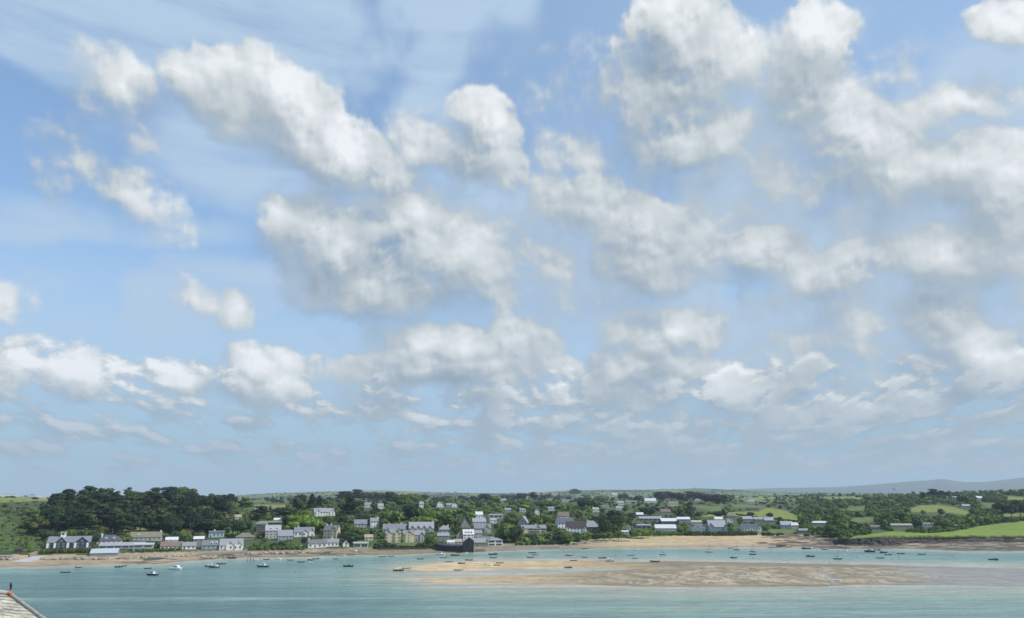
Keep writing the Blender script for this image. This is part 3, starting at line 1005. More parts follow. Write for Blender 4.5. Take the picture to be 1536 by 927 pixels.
def house(cx, base, wpx, hw, hr, typ, rot, wall, roof, label, cat='house', depth=None, storeys=None, chim=(), dorm=(), cross=(), gl=None,
          group=None, win=True, name='house', storey_px=None, rwall=None):
    """all of cx, base, wpx (width), hw (wall height), hr (roof height) measured in photo pixels"""
    p = ground_hit(cx, base)
    k = (p.y * _ct + (p.z - CAM_H) * _st) / FOC         # metres per photo pixel here
    W_, H_, RH = wpx * k, hw * k, hr * k
    d_ = depth if depth else max(5.0, min(11.0, W_ * 0.62))
    a = R(rot)
    ce = abs(math.cos(a))
    # the outline seen from here is w*cos + d*sin, so take the turned depth off the width
    if typ != 'flat' or abs(rot) > 0:
        W_ = max((W_ - d_ * abs(math.sin(a)) * 0.85) / ce, W_ * 0.55)
    face = math.atan2(p.x, p.y)
    root = empty(name, (p.x, p.y, p.z), -face * 0.6 + a)
    off = Vector((0, d_ / 2, 0))
    root.location = Vector(root.location) + Matrix.Rotation(root.rotation_euler[2], 3, 'Z') @ off
    zc = gz(root.location.x, root.location.y)
    root.location.z = p.z
    z0 = -2.5 if zc < p.z + 2 else -1.0
    H_ = max(H_, 2.2)
    tag(root, label, cat, group)
    wm_, rm_ = WALLS[wall], ROOFS[roof]
    mw, mr = MB(), MB()
    if typ == 'side':
        gable_walls(mw, W_, d_, z0, H_, RH, 'x')
        gable_roof(mr, W_, d_, H_, RH, axis='x')
    elif typ == 'front':
        gable_walls(mw, W_, d_, z0, H_, RH, 'y')
        gable_roof(mr, W_, d_, H_, RH, axis='y', ov=0.4)
    elif typ == 'hip':
        mw.box(-W_ / 2, W_ / 2, -d_ / 2, d_ / 2, z0, H_)
        hip_roof(mr, W_, d_, H_, RH)
    elif typ == 'mono':
        mw.hexa([(-W_ / 2, -d_ / 2, z0), (W_ / 2, -d_ / 2, z0), (W_ / 2, d_ / 2, z0), (-W_ / 2, d_ / 2, z0),
                 (-W_ / 2, -d_ / 2, H_), (W_ / 2, -d_ / 2, H_), (W_ / 2, d_ / 2, H_ + RH), (-W_ / 2, d_ / 2, H_ + RH)])
        o_ = 0.4
        s_ = RH / d_
        mr.hexa([(-W_ / 2 - o_, -d_ / 2 - o_, H_ - s_ * o_), (W_ / 2 + o_, -d_ / 2 - o_, H_ - s_ * o_), (W_ / 2 + o_, d_ / 2 + o_, H_ + RH + s_ * o_), (-W_ / 2 - o_, d_ / 2 + o_, H_ + RH + s_ * o_),
                 (-W_ / 2 - o_, -d_ / 2 - o_, H_ - s_ * o_ + .25), (W_ / 2 + o_, -d_ / 2 - o_, H_ - s_ * o_ + .25), (W_ / 2 + o_, d_ / 2 + o_, H_ + RH + s_ * o_ + .25), (-W_ / 2 - o_, d_ / 2 + o_, H_ + RH + s_ * o_ + .25)])
    else:
        mw.box(-W_ / 2, W_ / 2, -d_ / 2, d_ / 2, z0, H_)
        mr.box(-W_ / 2 - 0.35, W_ / 2 + 0.35, -d_ / 2 - 0.5, d_ / 2 + 0.35, H_, H_ + max(0.35, RH))
    # front gables
    for cxf, cwf in cross:
        xx, ww = cxf * W_ / 2, cwf * W_
        rh2 = min(RH * 0.92, ww * 0.62)
        yf = -d_ / 2 - 0.9
        mw.prism([(xx - ww / 2, z0), (xx + ww / 2, z0), (xx + ww / 2, H_ * 1.03), (xx, H_ * 1.03 + rh2), (xx - ww / 2, H_ * 1.03)], 'y', yf, 0.0)
        for s in (-1, 1):
            e_ = ww / 2 + 0.3
            sl = rh2 / (ww / 2)
            mr.prism([(xx + s * e_, H_ * 1.03 - sl * 0.3), (xx + s * e_, H_ * 1.03 - sl * 0.3 + .22), (xx, H_ * 1.03 + rh2 + .22), (xx, H_ * 1.03 + rh2)], 'y', yf - 0.35, 0.0)
    wo = mw.build('wall', wm_, root)
    ro = mr.build('roof', rm_, root)
    for cxc in chim:
        xx = cxc * W_ / 2
        zt = H_ + RH + 1.1
        m = MB().box(xx - 0.55, xx + 0.55, -0.45, 0.45, H_ * 0.7, zt).box(xx - 0.65, xx + 0.65, -0.55, 0.55, zt, zt + 0.18)
        m.build('chimney', WALLS['white'] if rwall is None else WALLS[rwall], ro)
        MB().tube((xx - .25, 0, zt + .18), (xx - .25, 0, zt + .6), .14, .11).tube((xx + .25, 0, zt + .18), (xx + .25, 0, zt + .6), .14, .11).build('chimney_pot', POT, ro)
    for dx in dorm:
        xx = dx * W_ / 2
        zb, yb = H_ + RH * 0.18, -d_ / 2 * 0.80
        hh, ww = min(1.5, RH * 0.5), 1.7
        m = MB().prism([(xx - ww / 2, zb), (xx + ww / 2, zb), (xx + ww / 2, zb + hh), (xx, zb + hh + .5), (xx - ww / 2, zb + hh)], 'y', yb, -d_ * 0.08)
        do = m.build('dormer', WALLS['white'], root)
        g_, f_ = window_mesh(1.0, 1.0)
        wo_ = new_obj('dormer_window', g_, do)
        wo_.location = (xx, yb, zb + hh * 0.52)
    # openings
    if win:
        ns = storeys or max(1, int(round(H_ / 3.0)))
        fh = H_ / ns
        bays = max(1, int(round(W_ / 3.3)))
        if gl:
            bays = max(1, int(W_ / 5.0))
        dbay = rnd.randrange(bays)
        cr_ = [(c_[0] * W_ / 2, c_[1] * W_ / 2) for c_ in cross]
        for s in range(ns):
            for b_ in range(bays):
                x = (-0.5 + (b_ + 0.5) / bays) * W_
                zc_ = fh * (s + 0.55)
                yf = -d_ / 2
                if any(abs(x - a_) < b2 * 0.95 for a_, b2 in cr_):
                    yf = -d_ / 2 - 0.9
                elif any(abs(x - a_) < b2 + 0.9 for a_, b2 in cr_):
                    continue
                ww = (W_ / bays) * (0.80 if gl else 0.36)
                hh = fh * (0.62 if gl else 0.44)
                if s == 0 and b_ == dbay and not gl:
                    o = new_obj('door', _dm, root)
                    o.location = (x, yf, 0)
                    continue
                add_window(root, x, yf, zc_, min(max(ww, 0.8), 5.0), min(max(hh, 0.8), 2.6))
            if rot and H_ > 2.4:
                add_window(root, math.copysign(W_ / 2, -rot), 0, fh * (s + 0.55), 1.2, 1.2, math.copysign(math.pi / 2, -rot))
        if typ == 'front' and RH > 2.0:
            add_window(root, 0, -d_ / 2, H_ + RH * 0.30, 1.4, 1.2)
        for a_, b2 in cr_:
            add_window(root, a_, -d_ / 2 - 0.9, H_ * 1.03 + min(1.0, b2 * .4), 1.2, 1.0)
    HOUSES.append(dict(x0=cx - wpx / 2, x1=cx + wpx / 2, y0=base - hw - hr, y1=base, D=p.y, cx=cx, label=label, obj=root, H=H_, W=W_, d=d_, RH=RH))
    return root


H = house
# --- along the left beach
r0 = H(102, 822, 58, 8, 8, 'side', 4, 'navy', 'slate', 'large grey slate house with white turret and two gables', cross=((-0.35, 0.26), (0.62, 0.32)), depth=13, storeys=2)
hd = HOUSES[-1]
t_ = MB().box(-1.6, 1.6, -1.6, 1.6, hd['H'] + hd['RH'] * 0.5, hd['H'] + hd['RH'] + 3.0)
to = t_.build('turret', WALLS['white'], r0)
to.location.x = -hd['W'] * 0.18
w0 = new_obj('turret_window', window_mesh(1.6, 1.4)[0], to)
w0.location = (0, -1.6, hd['H'] + hd['RH'] + 1.9)
MB().box(-2.1, 2.1, -2.1, 2.1, hd['H'] + hd['RH'] + 3.0, hd['H'] + hd['RH'] + 3.3).build('turret_roof', ROOFS['white'], to)
for fx in (-0.95, -0.62, -0.02, 0.32, 0.9):
    MB().box(fx * hd['W'] / 2 - .8, fx * hd['W'] / 2 + .8, -hd['d'] / 2 - 1.15, -hd['d'] / 2 - 0.95, 0.1, hd['H'] * 0.92).build('white_pier', WALLS['white'], r0)
H(163, 816.5, 34, 5, 8, 'hip', 5, 'cream', 'navy', 'cream house with dark blue hipped roof and dormers', dorm=(-0.3, 0.35), chim=(-0.7,))
H(182, 823, 62, 4, 4, 'side', 3, 'blue', 'lilac', 'long low blue grey range left of the glazed house', gl=True, storeys=1)
H(214, 827, 28, 9, 2, 'flat', 6, 'blue', 'white', 'modern two storey house with wide blue glazing', gl=True, storeys=2)
H(155, 834.5, 37, 3, 5.5, 'side', 2, 'stone', 'sheet', 'low boathouse with long pale blue white roof', cat='boathouse', name='boathouse', win=False)
H(218, 811, 44, 5, 7, 'side', 5, 'pale', 'moss', 'long mossy roofed cottage with white end chimney', chim=(0.9,), dorm=(-0.5,))
H(257, 816, 18, 6, 3.5, 'side', 8, 'white', 'white', 'small white house with a bright white roof')
H(256, 824, 31, 4.5, 6, 'side', 6, 'white', 'brown', 'white cottage with brown tiled roof and pink chimney', chim=(-0.15,), rwall='tan', storeys=1)
H(283, 824, 20, 5, 5, 'side', 8, 'white', 'light', 'white cottage with pale grey roof by the masts')
H(297, 820, 15, 11, 3, 'mono', 6, 'stone', 'white', 'grey tower shed with a white sloping roof', cat='shed', name='shed')
H(320, 824, 34, 6, 6.5, 'side', 5, 'blue', 'slate', 'long slate roofed boatshed with white dormers', dorm=(-0.2, 0.2, 0.55), cat='boatshed', name='boatshed')
H(346, 825, 34, 7, 8.5, 'side', 4, 'white', 'light', 'white house with two sharp white front gables', cross=((-0.1, 0.3), (0.62, 0.3)))
H(324, 806, 22, 7, 2, 'flat', 5, 'teal', 'light', 'small pale teal house with flat roof in the trees', chim=(-0.3,))
H(367, 810, 28, 3.5, 6, 'hip', 6, 'stone', 'moss', 'low brown grey bungalow under a hipped roof')
H(357, 779, 10, 3.5, 3, 'side', 12, 'cream', 'tan', 'small cream house alone high on the slope')
H(392, 797, 17, 10, 3, 'flat', 8, 'dark', 'sage', 'dark timber house with white corner', gl=True, storeys=2)
H(409, 808, 24, 12, 7, 'side', 10, 'pale', 'lilac', 'tall white gabled house with left chimney and bleached roof', chim=(-0.85,), dorm=(-0.3, 0.5), storeys=3)
H(428, 810, 24, 6, 8, 'side', 14, 'blue', 'light', 'house with broad pale slate roof and blue grey walls')
H(405, 787.5, 32, 3, 2, 'flat', 4, 'dark', 'sage', 'long low house with pale sage flat roof', gl=True, storeys=1)
H(417, 783, 13, 3, 2.5, 'side', 8, 'white', 'white', 'small white hut above the sage flat roof', chim=(0.8,))
H(456, 805, 31, 6.5, 6.5, 'side', 7, 'white', 'slate', 'white house with dark blue left end and slate roof', cross=((0.1, 0.2), (0.75, 0.28)), chim=(-0.6,))
H(476, 822, 29, 6, 5, 'side', 9, 'white', 'slate', 'left white cottage of the waterside row', chim=(-0.92,))
H(496, 820, 24, 6, 4.5, 'side', 6, 'white', 'light', 'right white cottage of the waterside row', chim=(0.1,))
H(495, 808, 24, 12, 7, 'side', -14, 'cream', 'slate', 'tall cream villa with front gable and chimneys', cross=((0.5, 0.46),), chim=(-0.8, -0.2), storeys=3)
H(486, 774.5, 31, 6, 5.5, 'side', 12, 'white', 'light', 'long white house high among the dark pines', cross=((0.85, 0.24), (-0.62, 0.22)))
H(519, 820.5, 10, 4, 4.5, 'front', 10, 'white', 'white', 'tiny white gabled boathouse by the mud', cat='boathouse', name='boathouse')
H(541, 822, 22, 6.5, 1.5, 'flat', 3, 'teal', 'white', 'pale flat roofed boathouse with wide glass front', gl=True, storeys=1, cat='boathouse', name='boathouse')
H(553, 811, 13, 5, 3.5, 'side', 8, 'cream', 'tan', 'small cream cottage beside the bronze tree')
H(541, 791, 20, 5, 6, 'side', 8, 'pale', 'slate', 'slate house with a white dormer under dark trees', dorm=(0.3,))
H(562, 791, 14, 9, 4.5, 'side', 14, 'white', 'light', 'narrow white house left of the long terrace', chim=(0.7,))
H(592, 799, 36, 5, 7, 'side', 2, 'pale', 'slate', 'long grey terrace roof behind the cream villas', chim=(-0.5, 0.5))
H(632, 799, 38, 6, 9, 'side', 4, 'pale', 'lilac', 'terrace with a row of four white gables', cross=((-0.72, 0.17), (-0.25, 0.17), (0.22, 0.17), (0.68, 0.17)), chim=(0.9,))
H(589, 813.5, 25, 13, 5.5, 'hip', 4, 'cream', 'light', 'broad cream villa with bay windows and hipped roof', cross=((-0.55, 0.3), (0.5, 0.3)), chim=(-0.7, 0.7), storeys=3, name='villa', cat='villa', rwall='stone')
H(613, 813.5, 17, 12, 5, 'side', 4, 'cream', 'light', 'narrow cream villa with double bay front', cross=((0.0, 0.62),), chim=(-0.9, 0.9), storeys=3, name='villa', cat='villa', rwall='tan')
H(629, 812.5, 15, 10, 6, 'side', 6, 'pale', 'lilac', 'grey white villa half hidden by a dark tree', cross=((0.5, 0.4),), storeys=3, name='villa', cat='villa')
H(667, 800, 18, 5, 5.5, 'hip', 6, 'pale', 'light', 'pale hipped house above the waterfront trees', chim=(0.6,))
H(665, 812, 19, 8, 4, 'side', 8, 'stone', 'light', 'grey stone house behind round dark tree')
H(698, 793, 17, 4, 11, 'front', 18, 'stone', 'slate', 'steep slate roofed stone gable above the quay')
H(690, 811, 11, 7, 5, 'front', 8, 'tan', 'tan', 'tan gabled house left of the white quay house')
H(703, 813, 18, 11, 6.5, 'side', 10, 'white', 'white', 'tall white quay house with three roof dormers', dorm=(-0.5, 0.0, 0.5), storeys=3)
H(718, 808, 12, 8, 4, 'side', 14, 'pale', 'light', 'pale house right of the white quay house')
H(719, 777, 12, 5, 4, 'side', 12, 'white', 'white', 'white house at the top of the quay cluster')
H(719, 787, 21, 4, 5, 'side', 8, 'white', 'lilac', 'white house with bleached slate roof above the quay', chim=(0.8,))
H(724, 799, 27, 6, 6, 'side', 8, 'pale', 'slate', 'grey stepped house in the middle of quay cluster', cross=((0.5, 0.3),))
H(744, 777.5, 21, 4.5, 1.5, 'flat', 8, 'white', 'white', 'long white flat roofed house right of quay cluster', gl=True, storeys=1)
H(740, 785, 11, 4.5, 3, 'side', 14, 'white', 'light', 'small white house below the long flat roofed one')
H(743, 819, 23, 8, 3, 'hip', 6, 'white', 'light', 'white modern house on the end of the quay', gl=True, storeys=2)
H(733, 815, 18, 5, 4, 'side', 3, 'pale', 'slate', 'slate roofed house behind the quay end', dorm=(0.4,))
H(718, 820, 22, 6, 5.5, 'side', 6, 'stone', 'light', 'grey stone shed beside dark quay warehouse', cat='shed', name='shed')
H(676, 818, 11, 4.5, 2.5, 'side', 8, 'white', 'white', 'small white shed standing on the left quay', cat='shed', name='shed')
H(687, 817, 13, 4, 3.5, 'side', 8, 'pale', 'tan', 'pale low shed standing on the middle quay', cat='shed', name='shed')
# --- the wooded middle slope
H(784, 789, 18, 4, 10, 'front', -16, 'pale', 'light', 'steep pale A frame gable house')
r0 = H(801, 800, 38, 7, 4.5, 'side', 5, 'cream', 'light', 'wide cream house with veranda above gardens', cross=((-0.9, 0.14), (0.35, 0.2)), chim=(0.2,), gl=True, storeys=2)
H(846, 778, 18, 4, 5.5, 'side', 9, 'white', 'brown', 'white gabled house with brown roof up the bank')
H(849, 793, 28, 8, 7, 'side', 16, 'white', 'navy', 'big blue slate house with white right gable', storeys=2)
H(865, 799, 31, 7, 9, 'side', 5, 'white', 'dark', 'white house with big dark brown roof', cross=((-0.88, 0.16), (0.85, 0.14)), storeys=2)
H(888, 797, 24, 6, 9, 'hip', 5, 'dark', 'light', 'dark walled house with pale hipped roof', chim=(-0.5,))
H(784, 768, 9, 3, 2, 'side', 8, 'white', 'light', 'small white house peeping over green crowns')
H(806, 772, 8, 5, 4, 'front', 12, 'white', 'slate', 'little white steep gable among green trees')
H(827, 766, 10, 3.5, 2, 'side', 8, 'white', 'light', 'small white cottage below the big dark cedar')
H(849, 753, 15, 2.5, 1.2, 'flat', 5, 'white', 'white', 'white flat roof near the skyline cedar')
H(762, 768, 10, 3, 2.5, 'side', 8, 'pale', 'light', 'pale house hidden in trees above the slip')
H(931, 757.5, 11, 3, 3, 'side', 10, 'white', 'light', 'white house with grey roof below the skyline')
H(929, 765, 10, 3, 2.5, 'side', 10, 'white', 'light', 'white house just under another near dark trees')
H(946, 755, 19, 2.5, 1.2, 'flat', 4, 'white', 'white', 'long white flat roof near the skyline')
H(894, 768, 10, 4, 2.5, 'side', 10, 'white', 'sage', 'white cottage behind the round green tree')
H(908, 762, 11, 2.5, 1.2, 'flat', 5, 'white', 'white', 'thin white flat roofed house in upper trees')
H(976, 754, 17, 2.5, 4, 'side', 3, 'white', 'white', 'barn with broad white roof near the skyline', cat='barn', name='barn', win=False)
H(960, 775, 11, 3, 3, 'side', 6, 'dark', 'white', 'small dark house with a bright white roof')
H(976, 782, 34, 4, 3, 'side', 3, 'blue', 'lilac', 'long grey modern house on the middle slope', gl=True, storeys=1)
H(966, 794, 22, 5.5, 1.5, 'flat', 4, 'teal', 'white', 'teal glazed flat roofed house above the hedge', gl=True, storeys=1)
H(943, 795.5, 6, 5, 1.5, 'flat', 6, 'cream', 'tan', 'tiny cream tower house over shore trees')
H(938, 801, 10, 1.8, 1.5, 'side', 4, 'white', 'white', 'small white roof sunk in the shore trees')
H(1005, 787, 27, 5, 4, 'side', 9, 'navy', 'white', 'blue glass fronted house with white roof', gl=True, storeys=1, cross=((0.92, 0.16),))
H(999, 796, 32, 3.5, 5, 'side', 4, 'white', 'white', 'long bungalow with sweeping white roof', storeys=1)
H(1026, 783, 20, 4, 3, 'side', 6, 'pale', 'white', 'pale house with low white roof mid slope')
H(1046, 787, 17, 3.5, 2.5, 'side', 4, 'white', 'sage', 'low white house above the white gabled one')
H(1047, 799, 21, 6.5, 6, 'front', -6, 'white', 'lilac', 'white gabled house with wide black balcony window', storeys=2, depth=9)
H(999, 770.5, 16, 2.5, 4, 'side', 8, 'pale', 'brown', 'brown roofed house beside a dark copse', chim=(0.1,))
H(1011, 759, 15, 3, 4, 'side', 12, 'white', 'moss', 'grey roofed house with white gable end up high')
H(1047, 754.5, 12, 3, 3, 'hip', 8, 'pale', 'slate', 'grey hipped house under the purple dark trees')
H(1077, 796.5, 28, 6, 9, 'side', 10, 'blue', 'lilac', 'slate house with dark round arch and white gable', cross=((-0.75, 0.3), (0.9, 0.2)))
H(1079, 787, 13, 8, 3, 'side', 10, 'white', 'white', 'white upper house behind the arch gabled one', chim=(-0.8,))
H(1097, 778, 16, 4, 4, 'side', 6, 'pale', 'moss', 'brown grey roofed house beside the bright field')
H(1095, 784, 9, 5, 2.5, 'front', 10, 'white', 'light', 'small white gable below the brown grey roof')
H(1122, 783, 15, 4.5, 3.5, 'side', 8, 'pale', 'lilac', 'grey white house in front of the sloping field')
H(1127, 796, 29, 5.5, 4, 'side', 6, 'white', 'navy', 'blue slate house with white wing and round gable', cross=((0.88, 0.18),), storeys=1)
H(1138, 782, 15, 3, 3, 'side', 5, 'pale', 'light', 'grey roofed bungalow below the sloping field')
H(1154, 784.5, 14, 4, 4, 'side', 6, 'blue', 'lilac', 'pale blue house with bleached slate roof')
H(1181, 792, 18, 4.5, 5, 'side', 6, 'teal', 'lilac', 'wide pale teal house near the bay corner')
H(1193, 794, 11, 6, 3.5, 'side', 10, 'cream', 'white', 'cream house at the right end of the village')
H(1130, 767, 18, 3, 2, 'side', 3, 'tan', 'dark', 'long dark barn with tan wall across the field', cat='barn', name='barn', win=False)
H(1127, 755, 12, 2.8, 2.5, 'side', 6, 'white', 'light', 'white farmhouse above the sloping field')
H(1146, 755.5, 8, 2, 1.6, 'side', 6, 'white', 'light', 'small white house right of the white farmhouse')
H(1230, 787, 26, 2, 2.2, 'side', 3, 'pale', 'white', 'long shed with pale roof in the wooded valley', cat='shed', name='shed', win=False)
H(1207, 799, 16, 3, 2.5, 'side', 4, 'stone', 'light', 'low house with pale roof at the cove')
H(1352, 791, 32, 2.5, 2.2, 'side', 3, 'pale', 'tan', 'long tan roofed bungalow behind the big field', storeys=1)
H(1314, 794, 14, 2, 3, 'side', 4, 'stone', 'moss', 'grey roofed barn left of the tan bungalow', cat='barn', name='barn', win=False)
H(1391, 790, 10, 4, 1.5, 'side', 8, 'white', 'light', 'white cottage behind the big green field')
H(1403, 789, 9, 3, 1.5, 'flat', 8, 'white', 'white', 'white flat roofed block beside the white cottage')
H(1434, 791.5, 8, 2, 1.5, 'side', 8, 'pale', 'light', 'small pale outbuilding on the big field hedge', cat='shed', name='shed')
H(1422, 748, 6, 1.8, 1.4, 'side', 8, 'white', 'light', 'left white house on the right hilltop')
H(1433, 748, 7, 1.8, 1.4, 'side', 8, 'pale', 'light', 'pale house on the right hilltop beside pines')
H(1470, 749, 9, 2.2, 2.4, 'side', 14, 'white', 'white', 'white roofed house on the far right hill')
H(1451, 761, 13, 2, 2.2, 'side', 8, 'pale', 'lilac', 'grey house in the trees of the right hill')
# --- the upper left farms and houses near the skyline
H(14, 745, 15, 2.6, 2.2, 'side', 6, 'white', 'light', 'white house alone on the left skyline')
H(48, 747.5, 14, 2, 2.6, 'side', 5, 'stone', 'light', 'grey barn left of the farmhouse on the hill', cat='barn', name='barn', win=False)
H(61, 749, 12, 2.4, 2.8, 'side', 5, 'pale', 'tan', 'farmhouse on the upper left hill')
H(632, 762, 7, 6, 3, 'side', 8, 'white', 'light', 'narrow white house rising out of green trees', chim=(0.0,))
H(660, 761, 12, 4, 4.5, 'front', 14, 'white', 'light', 'white steep gabled house in the upper trees')
H(674, 760, 9, 2.5, 2.5, 'side', 8, 'pale', 'light', 'pale roof between two upper white houses')
H(682, 761, 9, 4, 3, 'front', 14, 'white', 'slate', 'small white gable right of the pale roof')
H(552, 761, 11, 3.5, 3.5, 'side', 8, 'white', 'light', 'white house below the skyline pines')
H(571, 763, 9, 4, 3.5, 'side', 14, 'white', 'light', 'right white house below the skyline pines')
H(755, 752, 9, 2, 1.8, 'side', 6, 'white', 'light', 'small white skyline house among crowns')
H(922, 743.5, 8, 1.8, 1.4, 'side', 6, 'white', 'white', 'tiny white house on the middle skyline')

# --- the quay
QUAY = WALLS['black']


def wall_run(name, label, cat, pts, hpx_top, m_, thick=3.0, drop=3.0, wob=0.0):
    """a wall following photo points along its foot; hpx_top = height in metres above the foot"""
    P = []
    for a_, b_ in pts:
        g_ = ground_hit(a_, b_)
        P.append(g_)
    mb = MB()
    rr = random.Random(len(label))
    tops = [hpx_top * (1 + rr.uniform(-wob, wob)) for _ in P]
    for i in range(len(P) - 1):
        a_, b_ = P[i], P[i + 1]
        dy = Vector((0, thick, 0))
        za, zb_ = a_.z + tops[i], b_.z + tops[i + 1]
        mb.hexa([(a_.x, a_.y, a_.z - drop), (b_.x, b_.y, b_.z - drop), (b_.x, b_.y + thick, b_.z - drop), (a_.x, a_.y + thick, a_.z - drop),
                 (a_.x, a_.y + .25, za), (b_.x, b_.y + .25, zb_), (b_.x, b_.y + thick, zb_), (a_.x, a_.y + thick, za)])
    o = mb.build(name, m_)
    tag(o, label, cat)
    return o


wall_run('quay_wall', 'dark wet stone quay wall curving under white sheds', 'wall', [(653, 824), (658, 826), (668, 827.5), (682, 828), (696, 828.5), (707, 828.5)], 4.6, QUAY, 22.0)
p = ground_hit(703, 828.5)
k = p.y / FOC
rt = empty('warehouse', (p.x, p.y, p.z), R(4))
tag(rt, 'dark stone warehouse with peaked gable at quay end', 'warehouse')
mb = MB()
hw_, pk = 11.5 * k, 20.5 * k
mb.prism([(-hw_ * 0.75, -1), (hw_ * 0.62, -1), (hw_ * 0.62, pk * 0.74), (hw_ * 0.05, pk * 0.97), (-hw_ * 0.75, pk * 0.62)], 'y', -0.6, 12)
mb.build('wall', QUAY, rt)
mb = MB()
for s, (xa, za) in enumerate(((-hw_ * 0.80, pk * 0.605), (hw_ * 0.68, pk * 0.715))):
    mb.prism([(xa, za), (xa, za + .25), (hw_ * 0.05, pk * 0.97 + .27), (hw_ * 0.05, pk * 0.97 + .02)], 'y', -0.8, 12.3)
mb.build('roof', ROOFS['navy'], rt)
HOUSES.append(dict(x0=690, x1=712, y0=806, y1=828, D=p.y, cx=703, label='dark stone warehouse at the quay end', obj=rt, H=5, W=9, d=12, RH=2))
wall_run('stone_wall', 'brown stone harbour wall right of the dark quay', 'wall', [(712, 827.5), (728, 828), (745, 827), (775, 826), (810, 824), (840, 823)], 2.0, WALLS['stone'], 2.0, wob=0.1)
wall_run('garden_wall', 'dark garden wall under the cream villas', 'wall', [(566, 825), (590, 824.6), (615, 824.4), (640, 824)], 1.6, WALLS['dark'], 1.2, wob=0.15)
wall_run('sea_wall', 'grey sea wall above the left sandy beach', 'wall', [(-10, 838.5), (10, 839), (22, 839)], 1.8, WALLS['stone'], 2.0, wob=0.2)
wall_run('sea_wall', 'low jetty wall before the boatsheds', 'wall', [(300, 833), (325, 832.5), (350, 831.5), (372, 831)], 1.6, WALLS['stone'], 3, wob=0.2)
# slipway at far left
p = ground_hit(34, 843)
rt = empty('slipway', (p.x, p.y, p.z), 0)
tag(rt, 'pale concrete slipway running down to left beach', 'slipway')
MB().hexa([(-6, -4, -1.2), (6, -4, -1.2), (4, 16, -1), (-3, 16, -1), (-6, -4, 0.15), (6, -4, 0.15), (4, 16, 2.6), (-3, 16, 2.6)]).build('ramp', WALLS['pale'], rt)
MB().hexa([(-4.5, 12, 0), (-3.2, 12, 0), (-3.2, 20, 0), (-4.5, 20, 0), (-4.5, 12, 4.4), (-3.2, 12, 4.4), (-3.2, 20, 5.6), (-4.5, 20, 5.6)]).build('side_wall', mat('pink_stone', (0.27, 0.19, 0.165), 0.9, 0.2), rt)
H(27, 829, 10, 3, 2.5, 'side', 5, 'dark', 'dark', 'small dark kiosk by the left slipway', cat='kiosk', name='kiosk', win=False)
# harbour bits around the jetty
WOODP = mat('wet_timber', (0.05, 0.042, 0.035), 0.8, 0.3, 2)


def post(px_, py_, hpx, label, cat='post', name='mooring_post', r=0.18, m_=WOODP, group='mooring posts off the jetty'):
    g_ = ground_hit(px_, py_)
    if g_.z < 0:
        x_, y_ = sea_point(px_, py_)
        g_ = Vector((x_, y_, -0.6))
    h_ = hpx * g_.y / FOC
    o = MB().tube((0, 0, -1), (0, 0, h_ * 0.97), r, r * 0.8, 8).tube((0, 0, h_ * 0.97), (0, 0, h_), r * 1.1, r * 0.3, 8).build(name, m_)
    o.location = g_
    tag(o, label, cat, group)
    return o


post(371, 843, 7, 'leftmost dark post standing in the water off the jetty')
post(375.5, 843, 8, 'second dark post standing in the water off the jetty')
post(380, 842, 6, 'third dark post standing in the water off the jetty')
post(283, 816, 26, 'tall grey flagpole before the dark wood', 'flagpole', 'flagpole', 0.12, METAL, None)
post(116, 829, 9, 'pale left garden pole under the turret house', 'pole', 'pole', 0.10, METAL, None)
post(134, 829, 10, 'pale right garden pole under the turret house', 'pole', 'pole', 0.14, METAL, None)
g_ = ground_hit(330, 836)
rt = empty('jetty', (g_.x, g_.y, 0.0), R(-12))
tag(rt, 'low brown timber jetty before the boatsheds', 'jetty')
MB().box(-9, 12, -1.6, 1.6, 1.2, 1.5).build('deck', mat('weathered_boards', (0.22, 0.17, 0.12), 0.9, 0.25, 3), rt)
for i in range(6):
    for s in (-1.3, 1.3):
        MB().tube((-8 + i * 3.8, s, -2), (-8 + i * 3.8, s, 1.9), 0.16, 0.14).build('pile', WOODP, rt)


# ---------------------------------------------------------------- rock cliff under the big field
def cliff(pts, label, seed):
    """pts: (px, foot py, top py); a rough rock face with its own thickness standing against the field edge"""
    rs = np.random.RandomState(seed)
    P = []
    for a_, f_, t_ in pts:
        g_ = ground_hit(a_, f_)
        P.append((g_.x, g_.y, g_.z, (f_ - t_) * g_.y / FOC))
    P = np.array(P)
    n_ = 90
    q_ = np.linspace(0, len(P) - 1, n_)
    xs, ys, zs, hs = [np.interp(q_, np.arange(len(P)), P[:, i]) for i in range(4)]
    m = MB()
    rows = 7
    grid = []
    for j in range(rows + 1):
        f = j / rows
        row = []
        for i in range(n_):
            bul = (vnoise(np.array([i * 0.45]), np.array([j * 1.1]), seed)[0] - 0.4) * 3.2 + (rs.rand() - .5) * 0.9
            row.append((xs[i], ys[i] - (1 - f) * 1.8 - bul * (0.3 + 0.7 * (1 - f)), zs[i] - 1.0 + (hs[i] + 1.0) * f + (rs.rand() - .5) * .5 * (j > 0)))
        grid.append(row)
    grid.append([(x_, y_ + 3.5, z_ + h_ - .4) for x_, y_, z_, h_ in zip(xs, ys, zs, hs)])
    grid.append([(x_, y_ + 4.5, z_ - 1.0) for x_, y_, z_, h_ in zip(xs, ys, zs, hs)])
    for j in range(len(grid) - 1):
        for i in range(n_ - 1):
            m.poly([grid[j][i], grid[j][i + 1], grid[j + 1][i + 1], grid[j + 1][i]])
    o = m.build('cliff', mat('dark_slate_rock', (0.052, 0.050, 0.050), 0.9, 0.45, 0.5, bump=0.3, bscale=0.8))
    tag(o, kind='structure')
    return o


